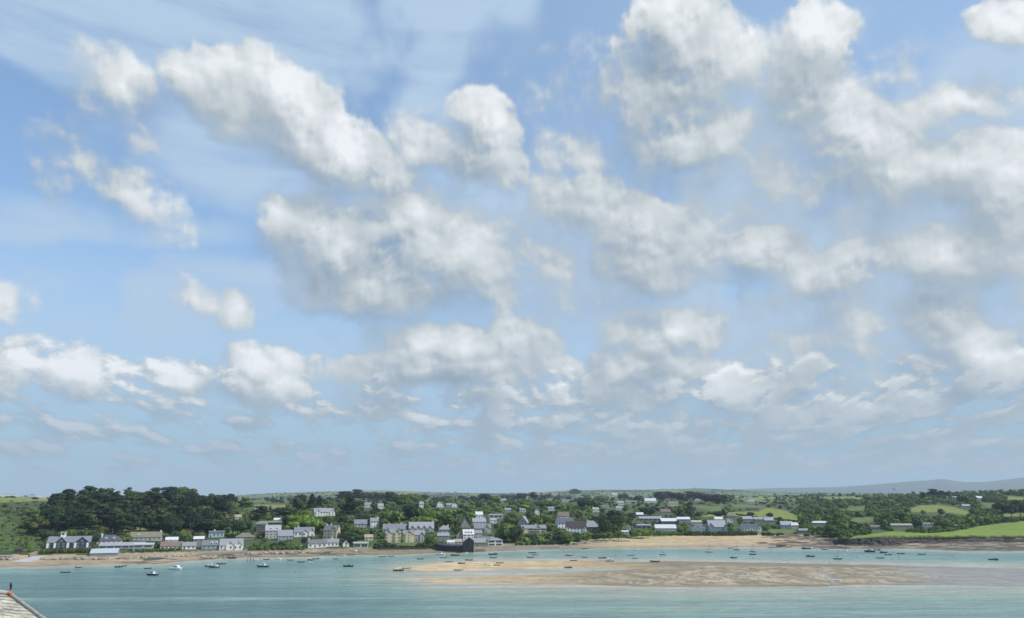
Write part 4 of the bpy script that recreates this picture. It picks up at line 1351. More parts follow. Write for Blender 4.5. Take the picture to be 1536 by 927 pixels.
cliff([(1252, 815, 811), (1259, 818, 809.5), (1270, 818.5, 809), (1290, 818.5, 808.5), (1310, 818.5, 808.5), (1330, 818, 809), (1350, 817, 809.5)], 'dark cliff', 4)
cliff([(1346, 816, 809.5), (1370, 814.5, 809.5), (1400, 814, 810), (1440, 813.5, 810), (1490, 813, 809.5), (1540, 813, 809.5), (1640, 813, 809)], 'low cliff', 9)


# ---------------------------------------------------------------- boulder banks at the head of the beach
def rubble(bands, name):
    rs = np.random.RandomState(12)
    b = bmesh.new()
    bmesh.ops.create_icosphere(b, subdivisions=1, radius=1.0)
    iv = np.array([v.co[:] for v in b.verts])
    if_ = np.array([[v.index for v in f.verts] for f in b.faces])
    b.free()
    Vs, Fs, n = [], [], 0
    for pts, width, size, count in bands:
        P = [ground_hit(a_, b_) for a_, b_ in pts]
        seg = np.array([(P[i + 1] - P[i]).length for i in range(len(P) - 1)])
        for k_ in range(count):
            j = rs.choice(len(seg), p=seg / seg.sum())
            p_ = P[j].lerp(P[j + 1], rs.rand())
            x, y = p_.x, p_.y + (rs.rand() - 0.5) * width
            s_ = size * (0.4 + rs.rand() ** 2 * 1.2)
            v = iv * (1 + (rs.rand(len(iv), 1) - .5) * .5) * np.array([s_ * 1.3, s_, s_ * .75]) + np.array([x, y, gz(x, y) + s_ * .25])
            Vs.append(v)
            Fs.append(if_ + n)
            n += len(v)
    me = np_mesh(name, np.concatenate(Vs), np.concatenate(Fs), mat('beach_boulders', (0.27, 0.245, 0.20), 0.95, 0.5, 0.25, bump=0.1, bscale=2), smooth=False)
    tag(new_obj(name, me), kind='stuff')


rubble([([(-10, 839), (22, 839.5)], 7, 1.1, 90), ([(46, 839), (80, 839), (140, 839), (180, 838)], 9, 1.1, 420), ([(180, 838), (230, 836.5), (262, 835), (300, 833)], 8, 1.0, 330),
        ([(372, 831.5), (400, 830.8), (430, 830), (455, 829.3), (476, 829)], 8, 1.3, 360), ([(300, 836), (340, 838), (352, 837)], 9, 0.9, 130),
        ([(845, 818), (870, 816), (890, 814), (945, 812)], 6, 0.8, 120)], 'boulders')
# ---------------------------------------------------------------- trees
def leafmat(name, col, tint=False, sc=2.2, obj=0.22):
    m = bpy.data.materials.new(name)
    m.use_nodes = True
    for x in list(m.node_tree.nodes):
        m.node_tree.nodes.remove(x)
    q = NT(m.node_tree)
    if tint:
        a_ = q.n('ShaderNodeAttribute', attribute_name='tint')
        g_ = q.n('ShaderNodeNewGeometry')
        c = q.vm('SCALE', a_.outputs['Color'], scale=q.ramp(q.noise(g_.outputs['Position'], 0.35, 4, 0.65), 0.25, 0.75, 0.6, 1.4))
    else:
        t_ = q.n('ShaderNodeTexCoord')
        oi = q.n('ShaderNodeObjectInfo')
        k = q.math('MULTIPLY', q.ramp(q.noise(t_.outputs['Object'], sc * 2.0, 4, 0.65), 0.25, 0.75, 0.50, 1.50),
                   q.ramp(oi.outputs['Random'], 0, 1, 1 - obj, 1 + obj, False))
        c = q.vm('SCALE', tuple(col), scale=k)
    bs = q.n('ShaderNodeBsdfPrincipled')
    q.put(bs.inputs['Base Color'], c)
    bs.inputs['Roughness'].default_value = 0.85
    bs.inputs['Specular IOR Level'].default_value = 0.15
    o = q.n('ShaderNodeOutputMaterial')
    q.put(o.inputs[0], bs.outputs[0])
    return m


LEAF_COL = {
    'pine': (0.015, 0.031, 0.016), 'dark': (0.033, 0.060, 0.024), 'mid': (0.070, 0.118, 0.028), 'green': (0.098, 0.158, 0.030),
    'bright': (0.125, 0.190, 0.026), 'olive': (0.080, 0.098, 0.032), 'bronze': (0.095, 0.078, 0.028), 'purple': (0.030, 0.038, 0.029),
}
LEAF = {k_: leafmat(k_ + '_foliage', c_) for k_, c_ in LEAF_COL.items()}
BARK = mat('bark', (0.085, 0.068, 0.052), 0.95, 0.3, 3)

_b = bmesh.new()
bmesh.ops.create_icosphere(_b, subdivisions=2, radius=1.0)
ICO_V = np.array([v.co[:] for v in _b.verts])
ICO_F = np.array([[v.index for v in f.verts] for f in _b.faces])
_b.free()
_b = bmesh.new()
bmesh.ops.create_icosphere(_b, subdivisions=1, radius=1.0)
ICO1_V = np.array([v.co[:] for v in _b.verts])
ICO1_F = np.array([[v.index for v in f.verts] for f in _b.faces])
_b.free()


def crown_arrays(lobes, rs, leaves=420, lsize=0.055, low=False):
    """lobes: (x, y, z, rx, ry, rz); unit tree, height 1. Leaf clumps stand off lumpy cores."""
    V, F = [], []
    n = 0
    iv, if_ = (ICO1_V, ICO1_F) if low else (ICO_V, ICO_F)
    for (x, y, z, rx, ry, rz) in lobes:
        dn = 1 + (rs.random(len(iv)) - 0.5) * 0.42
        v = iv * dn[:, None] * np.array([rx, ry, rz]) * 0.90 + np.array([x, y, z])
        V.append(v)
        F.append(if_ + n)
        n += len(v)
    area = np.array([l[3] * l[5] for l in lobes])
    cnt = np.maximum(4, (leaves * area / area.sum())).astype(int)
    for (x, y, z, rx, ry, rz), c in zip(lobes, cnt):
        d = rs.normal(size=(c, 3))
        d /= np.linalg.norm(d, axis=1)[:, None]
        d[:, 2] = np.where(d[:, 2] < -0.35, -d[:, 2], d[:, 2])
        ctr = d * np.array([rx, ry, rz]) * (0.88 + 0.34 * rs.random((c, 1))) + np.array([x, y, z])
        a = rs.normal(size=(c, 3))
        a /= np.linalg.norm(a, axis=1)[:, None]
        b = np.cross(a, d + 0.3 * rs.normal(size=(c, 3)))
        b /= np.linalg.norm(b, axis=1)[:, None] + 1e-6
        s = lsize * (0.6 + 0.9 * rs.random((c, 1)))
        q_ = np.stack([ctr - a * s - b * s * .6, ctr + a * s - b * s * .7, ctr + a * s * .5 + b * s, ctr - a * s * .8 + b * s * .8], 1).reshape(-1, 3)
        i = n + np.arange(c) * 4
        V.append(q_)
        F.append(np.stack([i, i + 1, i + 2], 1))
        F.append(np.stack([i, i + 2, i + 3], 1))
        n += len(q_)
    return np.concatenate(V), np.concatenate(F)


def lobes_for(shape, rs):
    L = []
    u = lambda a, b: float(a + (b - a) * rs.random())
    if shape == 'round':
        for i in range(11):
            a = u(0, 6.28)
            r = u(0.05, 0.30)
            z = u(0.36, 0.80)
            L.append((r * math.cos(a), r * math.sin(a), z, u(.15, .25), u(.15, .25), u(.13, .20)))
        L.append((0, 0, 0.55, .34, .34, .30))
    elif shape == 'broad':
        for i in range(14):
            a = u(0, 6.28)
            r = u(0.15, 0.50)
            z = u(0.34, 0.80) - r * 0.2
            L.append((r * math.cos(a), r * math.sin(a), z, u(.16, .28), u(.16, .28), u(.12, .19)))
        L.append((0, 0, 0.50, .48, .48, .30))
    elif shape == 'pine':                     # wind-shaped pine, ragged flat-topped clumps over a dark trunk
        lean = u(-.1, .1)
        for i in range(11):
            z = u(0.34, 0.92)
            a = u(0, 6.28)
            r = u(0.04, 0.30) * (1.1 - 0.4 * z)
            L.append((lean * z + r * math.cos(a), r * math.sin(a), z, u(.13, .25), u(.13, .25), u(.05, .10)))
        L.append((lean * .8, 0, 0.92, .16, .16, .07))
        L.append((lean * .6, 0, 0.60, .20, .20, .22))
    elif shape == 'cone':
        for i in range(9):
            z = 0.18 + 0.78 * i / 8
            rr = 0.26 * (1.08 - z) + 0.03
            L.append((u(-.02, .02), u(-.02, .02), z, rr, rr, .085))
    elif shape == 'shrub':
        for i in range(8):
            a = u(0, 6.28)
            r = u(0.1, 0.5)
            L.append((r * math.cos(a), r * math.sin(a), u(0.2, 0.62), u(.22, .36), u(.22, .36), u(.20, .36)))
        L.append((0, 0, 0.35, .5, .5, .42))
    return L


SHAPE_W = {'round': 0.86, 'broad': 1.25, 'pine': 0.74, 'cone': 0.5, 'shrub': 1.5}
_crown, _trunk, _low = {}, {}, {}


def crown_mesh(shape, colour, i):
    key = (shape, colour, i)
    if key not in _crown:
        rs = np.random.RandomState(hash_s(shape) + i * 13)
        V, F = crown_arrays(lobes_for(shape, rs), rs, 620, 0.034)
        _crown[key] = np_mesh('crown', V, F, LEAF[colour], smooth=False)
    return _crown[key]


def hash_s(s):
    return sum(ord(c_) * (i_ + 1) for i_, c_ in enumerate(s)) % 1000


def trunk_mesh(shape, i):
    key = (shape, i)
    if key not in _trunk:
        rr = random.Random(i + 5)
        m = MB()
        h_ = {'pine': 0.86, 'cone': 0.9, 'shrub': 0.3}.get(shape, 0.6)
        m.tube((0, 0, -0.08), (0.01, 0, h_ * .5), 0.032, 0.024, 7).tube((0.01, 0, h_ * .5), (0, 0.01, h_), 0.024, 0.010, 6)
        for j in range(4):
            a = rr.uniform(0, 6.28)
            z = h_ * rr.uniform(.4, .8)
            m.tube((0, 0, z), (math.cos(a) * .2, math.sin(a) * .2, z + .14), 0.013, 0.005, 5)
        _trunk[key] = m.mesh('trunk', BARK)
    return _trunk[key]


def low_arrays(shape, i):
    key = (shape, i)
    if key not in _low:
        rs = np.random.RandomState(hash_s(shape) + 77 + i)
        _low[key] = crown_arrays(lobes_for(shape, rs), rs, 170, 0.055, low=True)
    return _low[key]


KIND_WORDS = {
    'pine': 'dark pine', 'dark': 'dark evergreen tree', 'mid': 'mid green tree', 'green': 'green leafy tree',
    'bright': 'bright green tree', 'olive': 'olive green tree', 'bronze': 'bronze leaved tree', 'purple': 'dull purple dark tree'}
TREES = []        # dict(px, py, h, w, shape, colour)


def T(px, py, hpx, shape, colour, wpx=None):
    """a tree read off the photo: foot at px, py; height and width in photo pixels"""
    p_ = ground_hit(px, py)
    k_ = p_.y / FOC
    TREES.append(dict(px=px, py=py, x=p_.x, y=p_.y, z=p_.z, h=hpx * k_, w=(wpx or hpx * SHAPE_W[shape]) * k_, hp=hpx,
                      wp=(wpx or hpx * SHAPE_W[shape]), shape=shape, colour=colour, fix=True))


# trees one can pick out in the photo
for a_ in [
    (448, 772, 30, 'round', 'dark', 22), (467, 770, 26, 'cone', 'pine', 16), (478, 768, 22, 'cone', 'pine', 12), (499, 781, 44, 'pine', 'pine', 34),
    (513, 752, 12, 'pine', 'pine', 11), (536, 786, 48, 'pine', 'pine', 40), (551, 778, 40, 'pine', 'dark', 30), (568, 776, 36, 'pine', 'dark', 30),
    (524, 783, 36, 'pine', 'pine', 24), (585, 772, 32, 'round', 'olive', 30), (600, 764, 24, 'round', 'mid', 26), (583, 757, 18, 'pine', 'purple', 18),
    (452, 797, 27, 'broad', 'bright', 40), (470, 800, 24, 'broad', 'green', 34), (440, 800, 19, 'round', 'bright', 24), (425, 776, 16, 'broad', 'dark', 34), (446, 789, 18, 'broad', 'dark', 36),
    (383, 795, 36, 'pine', 'pine', 30), (390, 780, 20, 'pine', 'dark', 24), (405, 768, 10, 'cone', 'pine', 6),
    (320, 803, 28, 'broad', 'dark', 40), (362, 803, 26, 'broad', 'dark', 34), (345, 790, 34, 'pine', 'pine', 26), (330, 780, 30, 'pine', 'pine', 24), (258, 800, 26, 'broad', 'olive', 26),
    (139, 818, 20, 'round', 'dark', 18), (117, 812, 17, 'round', 'mid', 17), (555, 809, 26, 'round', 'bronze', 20), (537, 813, 26, 'round', 'purple', 26), (512, 806, 28, 'round', 'mid', 24), (524, 808, 22, 'round', 'mid', 20),
    (573, 810, 18, 'round', 'purple', 20), (617, 785, 30, 'round', 'pine', 22), (600, 785, 14, 'broad', 'bright', 30), (585, 790, 28, 'broad', 'mid', 34), (573, 786, 26, 'broad', 'dark', 30),
    (650, 791, 26, 'broad', 'green', 34), (668, 793, 22, 'round', 'mid', 26), (640, 794, 22, 'broad', 'green', 28), (660, 780, 24, 'broad', 'green', 36), (634, 784, 24, 'broad', 'mid', 26),
    (644, 811, 22, 'round', 'dark', 20), (636, 815, 14, 'round', 'dark', 18), (650, 820, 12, 'shrub', 'mid', 16), (668, 812, 16, 'round', 'purple', 16), (626, 812, 18, 'round', 'mid', 12),
    (706, 800, 14, 'shrub', 'dark', 18), (692, 797, 12, 'round', 'olive', 14), (760, 812, 30, 'broad', 'green', 30), (746, 805, 26, 'broad', 'green', 26), (772, 814, 24, 'round', 'dark', 24), (784, 812, 20, 'round', 'mid', 18),
    (755, 795, 26, 'broad', 'mid', 30), (770, 798, 22, 'round', 'olive', 26), (762, 775, 22, 'broad', 'green', 34), (767, 783, 12, 'round', 'purple', 16),
    (849, 768, 19, 'round', 'pine', 20), (863, 745, 11, 'pine', 'pine', 20), (885, 777, 18, 'round', 'green', 20), (908, 806, 30, 'round', 'dark', 20), (922, 800, 32, 'pine', 'dark', 24), (936, 798, 22, 'pine', 'dark', 24), (928, 783, 18, 'round', 'olive', 18),
    (898, 786, 12, 'round', 'purple', 22), (905, 762, 16, 'broad', 'green', 24), (890, 764, 16, 'broad', 'mid', 26), (873, 764, 14, 'round', 'purple', 16), (972, 774, 14, 'broad', 'pine', 28), (985, 772, 10, 'broad', 'dark', 20),
    (1022, 775, 16, 'round', 'green', 14), (1035, 778, 22, 'cone', 'dark', 14), (1010, 771, 13, 'broad', 'bright', 20), (990, 752, 14, 'round', 'purple', 22), (1003, 751, 13, 'pine', 'purple', 20), (1018, 753, 14, 'round', 'purple', 22), (1034, 752, 14, 'pine', 'purple', 20), (1048, 751, 13, 'round', 'purple', 20),
    (1064, 757, 17, 'round', 'purple', 24), (1078, 758, 16, 'round', 'purple', 22), (1090, 754, 11, 'round', 'dark', 16), (1126, 775, 9, 'round', 'purple', 11), (1155, 776, 8.5, 'round', 'dark', 11), (1080, 777, 12, 'broad', 'dark', 24), (1170, 781, 7, 'round', 'dark', 9),
    (948, 758, 14, 'round', 'mid', 18), (1000, 768, 8, 'shrub', 'dark', 14), (955, 763, 16, 'pine', 'dark', 16), (958, 752, 10, 'round', 'purple', 14), (820, 762, 10, 'broad', 'dark', 34), (800, 752, 13, 'pine', 'pine', 18), (782, 752, 13, 'round', 'purple', 18), (812, 750, 9, 'pine', 'pine', 14), (822, 749, 9, 'pine', 'purple', 18), (837, 750, 9, 'round', 'dark', 10),
    (636, 752, 11, 'pine', 'pine', 16), (693, 752, 10, 'round', 'purple', 16), (709, 752, 10, 'round', 'purple', 12), (727, 752, 13, 'broad', 'pine', 26), (757, 750, 10, 'round', 'purple', 16), (672, 752, 9, 'round', 'purple', 20), (745, 758, 14, 'round', 'green', 16), (620, 756, 16, 'broad', 'mid', 28), (648, 762, 14, 'broad', 'mid', 22),
    (806, 790, 16, 'round', 'mid', 16), (818, 789, 14, 'round', 'dark', 14), (832, 800, 14, 'shrub', 'mid', 16), (812, 812, 10, 'shrub', 'green', 14), (790, 812, 9, 'shrub', 'bright', 14), (838, 815, 14, 'round', 'purple', 16), (852, 817, 16, 'round', 'green', 18), (866, 817, 16, 'round', 'dark', 16),
    (879, 814, 15, 'round', 'green', 18), (893, 812, 13, 'round', 'dark', 16), (905, 811, 13, 'round', 'mid', 16), (915, 811, 14, 'round', 'mid', 14), (928, 811, 14, 'round', 'green', 14), (940, 810, 12, 'round', 'purple', 16), (952, 808, 13, 'round', 'mid', 16), (962, 808, 15, 'round', 'green', 20), (972, 807, 15, 'round', 'green', 18),
    (1222, 743.5, 5, 'broad', 'dark', 14), (1234, 743.5, 5.5, 'broad', 'dark', 16), (1216, 743.5, 4.5, 'broad', 'dark', 10), (1341, 736, 4.5, 'round', 'dark', 6), (1163, 744, 5, 'round', 'dark', 5), (1180, 745, 4, 'round', 'dark', 6),
    (1387, 750, 13, 'pine', 'pine', 14), (1400, 748, 14, 'pine', 'pine', 16), (1413, 747, 12, 'pine', 'pine', 14), (1424, 746, 11, 'round', 'dark', 14), (1445, 756, 13, 'broad', 'pine', 20), (1460, 757, 12, 'broad', 'pine', 18), (1505, 776, 20, 'round', 'purple', 18), (1518, 777, 22, 'round', 'purple', 18), (1531, 775, 24, 'round', 'dark', 20), (1497, 772, 16, 'round', 'mid', 14),
    (1450, 738, 5, 'broad', 'dark', 16), (1222, 800, 16, 'round', 'pine', 14), (1250, 811, 14, 'round', 'dark', 16), (1235, 806, 12, 'broad', 'mid', 18), (1262, 809, 10, 'shrub', 'mid', 14), (1275, 806, 10, 'shrub', 'mid', 16), (1210, 805, 8, 'shrub', 'mid', 14),
    (48, 745.5, 5, 'round', 'dark', 8), (38, 745.5, 3.5, 'broad', 'dark', 8), (138, 745, 3.5, 'broad', 'mid', 8), (283, 748, 5, 'round', 'dark', 4), (45, 801, 22, 'round', 'dark', 22), (38, 792, 14, 'shrub', 'mid', 18), (88, 797, 22, 'round', 'dark', 26), (55, 782, 18, 'round', 'mid', 20),
    (512, 753, 15, 'pine', 'pine', 14), (522, 753, 17, 'round', 'pine', 16), (534, 753, 18, 'pine', 'pine', 20), (547, 752, 15, 'round', 'dark', 18), (560, 752, 16, 'broad', 'bronze', 20), (572, 752, 14, 'round', 'dark', 18), (586, 752, 13, 'pine', 'pine', 16), (600, 752, 11, 'broad', 'mid', 20),
    (655, 751, 8, 'broad', 'dark', 18), (740, 751, 9, 'broad', 'dark', 16), (770, 750, 8, 'pine', 'dark', 14), (850, 748, 8, 'broad', 'mid', 16), (900, 750, 9, 'broad', 'mid', 20), (915, 750, 8, 'round', 'dark', 14), (935, 750, 10, 'broad', 'dark', 20), (880, 748, 9, 'broad', 'dark', 16),
]:
    T(*a_)

# the wood on the left hill, tall pines in ranks up the slope
rs_ = random.Random(5)
for row, (yy, h0, x0, x1, st) in enumerate([(802, 34, 56, 310, 13), (789, 33, 68, 330, 13), (776, 32, 74, 352, 12), (766, 29, 80, 372, 11), (758, 23, 96, 300, 12)]):
    x = x0
    while x < x1:
        yb = yy + rs_.uniform(-3, 3) - (8 if x > 300 else 0) * (row > 1) * 0.2
        h_ = h0 * rs_.uniform(0.82, 1.12)
        if x > 290:
            h_ *= 0.78
        if x < 110:
            h_ *= 0.88
        T(x + rs_.uniform(-3, 3), yb, h_, rs_.choice(['pine', 'pine', 'round']), rs_.choice(['pine', 'pine', 'dark', 'dark', 'pine', 'mid' if row > 2 else 'olive']), h_ * rs_.uniform(0.62, 0.85))
        x += st * rs_.uniform(0.8, 1.25)


def zone(px, py):
    """what grows where: density, colours, height in metres"""
    if px < 60:
        return (0.45 if py > 765 else 0.35), ['mid', 'olive', 'mid', 'dark'], ['shrub', 'broad'], (2.5, 6)
    if px < 340 and py < 800:
        return 0.9, ['pine', 'dark', 'dark', 'olive'], ['round', 'pine'], (9, 15)
    if px < 400:
        return 0.6, ['dark', 'mid', 'olive'], ['round', 'shrub', 'broad'], (4, 9)
    if py < 752 and px < 1100:
        return 0.85, ['dark', 'purple', 'mid', 'pine', 'mid'], ['round', 'broad', 'pine'], (9, 13)
    if px < 580:
        return 0.8, ['dark', 'mid', 'mid', 'olive', 'pine'], ['round', 'broad', 'round'], (6, 12)
    if px < 860:
        return 0.86, ['mid', 'green', 'dark', 'olive', 'green'], ['round', 'broad', 'broad'], (6, 12)
    if px < 1060:
        return 0.80, ['mid', 'dark', 'dark', 'green', 'olive'], ['round', 'broad', 'pine'], (5, 10)
    if px < 1200:
        return 0.86, ['mid', 'green', 'dark', 'mid'], ['round', 'broad', 'shrub'], (4.5, 9)
    return 0.93, ['mid', 'mid', 'green', 'olive', 'mid', 'dark'], ['round', 'broad', 'round'], (8, 14)


POLYS = [p__ for p__, _ in FIELDS]
rs_ = random.Random(21)
fills = []
tries = 0
yy = 741.0
while yy < 826 and True:
    st = 2.3 if yy < 753 else 3.6
    x = -160.0
    while x < 1700:
        px_, py_ = x + rs_.uniform(-4, 4), yy + rs_.uniform(-2, 2)
        x += (6.5 if yy < 753 else 7.5)
        dn, cols, shp, (h0, h1) = zone(px_, py_)
        if rs_.random() > dn:
            continue
        if any(in_poly(np.array([px_]), np.array([py_ - 0.5]), P_)[0] or in_poly(np.array([px_ + 4]), np.array([py_ - 4.0]), P_)[0] for P_ in POLYS):
            continue
        fills.append((px_, py_, rs_.choice(cols), rs_.choice(shp), rs_.uniform(h0, h1)))
    yy += st
for k_ in range(900):
    px_, py_ = rs_.uniform(1195, 1700), rs_.uniform(745, 806)
    if any(in_poly(np.array([px_]), np.array([py_ - o_]), P_)[0] for P_ in POLYS for o_ in (0.5, 4.5)):
        continue
    dn, cols, shp, (h0, h1) = zone(px_, py_)
    fills.append((px_, py_, rs_.choice(cols), rs_.choice(shp), rs_.uniform(h0, h1)))
for k_ in range(1500):
    if k_ % 3:
        px_, py_ = rs_.uniform(380, 1200), rs_.uniform(765, 824)
    else:
        px_, py_ = rs_.uniform(-120, 60), rs_.uniform(752, 828)
    if px_ > 60 and any(in_poly(np.array([px_]), np.array([py_ - o_]), P_)[0] for P_ in POLYS for o_ in (0.5, 2.5)):
        continue
    fills.append((px_, py_, rs_.choice(['mid', 'dark', 'olive', 'green']), 'shrub', rs_.uniform(1.3, 3.2)))
for (px_, py_, colr, shp, hm_) in fills:
    p_ = ground_hit(px_, py_)
    # only where the sight line really lands near that pixel and above the beach
    zz, t_, u_, *_r = terrain(np.array([p_.x]), np.array([p_.y]))
    ppx, ppy = project(p_.x, p_.y, p_.z)
    if abs(ppy - py_) > 1.5 or u_[0] < 5:
        continue
    if u_[0] < 14 or (px_ > 1250 and py_ > 795):
        hm_ = min(hm_, 5.5)
        shp = 'shrub' if px_ < 1200 else shp
    hp = hm_ * FOC / p_.y
    TREES.append(dict(px=px_, py=ppy, x=p_.x, y=p_.y, z=p_.z, h=hm_, w=hm_ * SHAPE_W[shp] * rs_.uniform(0.9, 1.25), hp=hp, wp=hp * SHAPE_W[shp],
                      shape=shp, colour=colr, fix=False))

# a tree that would stand in front of a house seen in the photo was not there; bright fields stay open too
keep = []
BIG = [(P_, c_) for P_, c_ in FIELDS]
for t in TREES:
    ok = True
    for h_ in HOUSES:
        if t['y'] < h_['D'] + 2 + (h_['d'] if abs(t['px'] - h_['cx']) < (h_['x1'] - h_['x0']) * .5 else 0):
            ox = min(t['px'] + t['wp'] * .5, h_['x1']) - max(t['px'] - t['wp'] * .5, h_['x0'])
            oy = min(t['py'], h_['y1']) - max(t['py'] - t['hp'], h_['y0'])
            if ox > (3.2 if t['fix'] else 2.0) and oy > (h_['y1'] - h_['y0']) * (0.38 if t['fix'] else 0.28):
                ok = False
                break
        if abs(t['x'] - h_['obj'].location.x) < h_['W'] / 2 + 2 and abs(t['y'] - h_['obj'].location.y) < h_['d'] / 2 + 2.5:
            ok = False
            break
    if ok and not t['fix']:
        for P_, c_ in BIG:
            xs = [a_ for a_, _ in P_]
            if min(xs) < t['px'] < max(xs):
                top = min(b_ for _, b_ in P_)
                bot = max(b_ for _, b_ in P_)
                if t['py'] > bot - 1 and t['py'] - t['hp'] < bot - 0.35 * (bot - top) and t['py'] - bot < 14:
                    # lower it so that the field behind stays in view
                    nh = max((t['py'] - bot) + 1.2, 2.0)
                    f = nh / t['hp']
                    if f < 0.25:
                        ok = False
                    t['h'] *= f
                    t['w'] *= max(f, 0.6)
                    t['hp'] *= f
    if ok:
        keep.append(t)
TREES = keep
TREES.sort(key=lambda t: -(t['hp'] * t['wp'] * (1.6 if t['fix'] else 1.0)) * (1.0 if -20 < t['px'] < 1556 else 0.0))
N_TREE = 300
single, mass = TREES[:N_TREE], TREES[N_TREE:]


def near_word(px, py, D):
    """nearest named house, and how this thing stands to it"""
    best, bd = None, 1e9
    for h_ in HOUSES:
        dd = abs(h_['cx'] - px) + abs(h_['y1'] - py) * 2.0
        if dd < bd and h_['label']:
            best, bd = h_, dd
    dx, dy = px - best['cx'], py - best['y1']
    if abs(dx) > (best['x1'] - best['x0']) * 0.5:
        rel = 'left of' if dx < 0 else 'right of'
        if abs(dx) > 40:
            rel = 'well ' + rel
    else:
        rel = 'behind' if dy < 0 else 'in front of'
    if bd > 45 and abs(dy) > 14:
        rel = ('uphill ' if dy < 0 else 'downhill ') + rel
    return rel, best['label']


ORD = ['leftmost', 'second from left', 'third from left', 'fourth from left', 'fifth from left', 'sixth from left', 'seventh from left', 'eighth from left',
       'ninth from left', 'tenth from left', 'eleventh from left', 'twelfth from left', 'thirteenth from left', 'fourteenth from left', 'fifteenth from left']


def clip16(s):
    w_ = s.split()[:16]
    while w_[-1] in ('and', 'the', 'with', 'two', 'of', 'a', 'by', 'in', 'on', 'at', 'under', 'up', 'high', 'white', 'dark', 'front'):
        w_.pop()
    return ' '.join(w_)


def finish_labels(items):
    """items: (object, base label, px). Twins get their order from the left so that each label finds one thing."""
    d = {}
    for o, lab, px in items:
        d.setdefault(lab, []).append((px, o))
    for lab, L in d.items():
        L.sort(key=lambda a: a[0])
        for i, (px, o) in enumerate(L):
            if len(L) > 1 and i < len(ORD):
                s_ = 'rightmost' if i == len(L) - 1 else ORD[i]
                o['label'] = clip16(s_ + ' ' + lab)
            else:
                o['label'] = clip16(lab)


items = []
for i, t in enumerate(single):
    root = empty('pine_tree' if t['shape'] in ('pine', 'cone') else ('shrub' if t['shape'] == 'shrub' else 'tree'), (t['x'], t['y'], t['z'] - 0.2), rs_.uniform(0, 6.28))
    vi = i % 4
    cr_ = new_obj('crown', crown_mesh(t['shape'], t['colour'], vi), root)
    tr_ = new_obj('trunk', trunk_mesh(t['shape'], vi % 2), root)
    root.scale = (1, 1, 1)
    wf = t['w'] / (SHAPE_W[t['shape']])
    cr_.scale = (wf, wf, t['h'])
    tr_.scale = (t['h'] * .9, t['h'] * .9, t['h'])
    rel, lab = near_word(t['px'], t['py'], t['y'])
    size = 'tall ' if t['h'] > 14 else ('small ' if t['h'] < 5 else '')
    kw = KIND_WORDS[t['colour']]
    if t['shape'] == 'shrub':
        kw = kw.replace('tree', 'bush')
    if t['shape'] == 'cone':
        kw = 'pointed ' + kw
    short = lab
    items.append((root, '%s%s %s %s' % (size, kw, rel, short), t['px']))
    tag(root, 'tree', 'tree' if t['shape'] != 'shrub' else 'bush', 'trees standing among the houses and woods')
finish_labels(items)

# everything beyond: one far-off wood
Vs, Fs, Cs = [], [], []
n = 0
for i, t in enumerate(mass):
    V, F = low_arrays(t['shape'], i % 6)
    a = rs_.uniform(0, 6.28)
    wf = t['w'] / SHAPE_W[t['shape']]
    c_, s_ = math.cos(a), math.sin(a)
    W_ = np.stack([(V[:, 0] * c_ - V[:, 1] * s_) * wf + t['x'], (V[:, 0] * s_ + V[:, 1] * c_) * wf + t['y'], V[:, 2] * t['h'] + t['z'] - 0.2 - 0.15 * t['h']], 1)
    Vs.append(W_)
    Fs.append(F + n)
    n += len(V)
    cc = np.array(LEAF_COL[t['colour']]) * rs_.uniform(0.85, 1.45)
    Cs.append(np.tile(np.append(cc, 1.0), (len(V), 1)))


def scatter_hedges():
    """hedgerow bushes along the far field edges"""
    global n
    rr = random.Random(3)
    for k_ in range(2600):
        y = math.exp(rr.uniform(math.log(1500), math.log(6500)))
        x = rr.uniform(-0.80, 0.80) * y
        X, Y = np.array([x]), np.array([y])
        cx_, cy_ = (X / 230 + fbm(X / 700, Y / 700, 2, 81) * 1.5)[0], (Y / 420 + fbm(X / 800, Y / 800, 2, 83) * 1.5)[0]
        fx, fy = cx_ - math.floor(cx_), cy_ - math.floor(cy_)
        hh = _hash(np.array([math.floor(cx_)]), np.array([math.floor(cy_)]), 7)[0]
        if not (fx < 0.09 or fy < 0.13 or hh > 0.86):
            continue
        z = gz(x, y)
        V, F = low_arrays('broad', k_ % 6)
        h_ = rr.uniform(2.5, 7.5)
        Vs.append(np.stack([V[:, 0] * h_ * rr.uniform(1.2, 2.4) + x, V[:, 1] * h_ + y, V[:, 2] * h_ + z - 0.5], 1))
        Fs.append(F + n)
        n += len(V)
        Cs.append(np.tile(np.append(np.array(LEAF_COL[rr.choice(['dark', 'mid', 'dark'])]), 1.0), (len(V), 1)))


scatter_hedges()
V, F, Cc = np.concatenate(Vs), np.concatenate(Fs), np.concatenate(Cs)
me = np_mesh('woodland', V, F, leafmat('woodland_foliage', None, tint=True), smooth=False)
ca = me.color_attributes.new('tint', 'FLOAT_COLOR', 'POINT')
ca.data.foreach_set('color', Cc.astype(np.float32).ravel())
wood = new_obj('woodland', me)
tag(wood, kind='stuff')


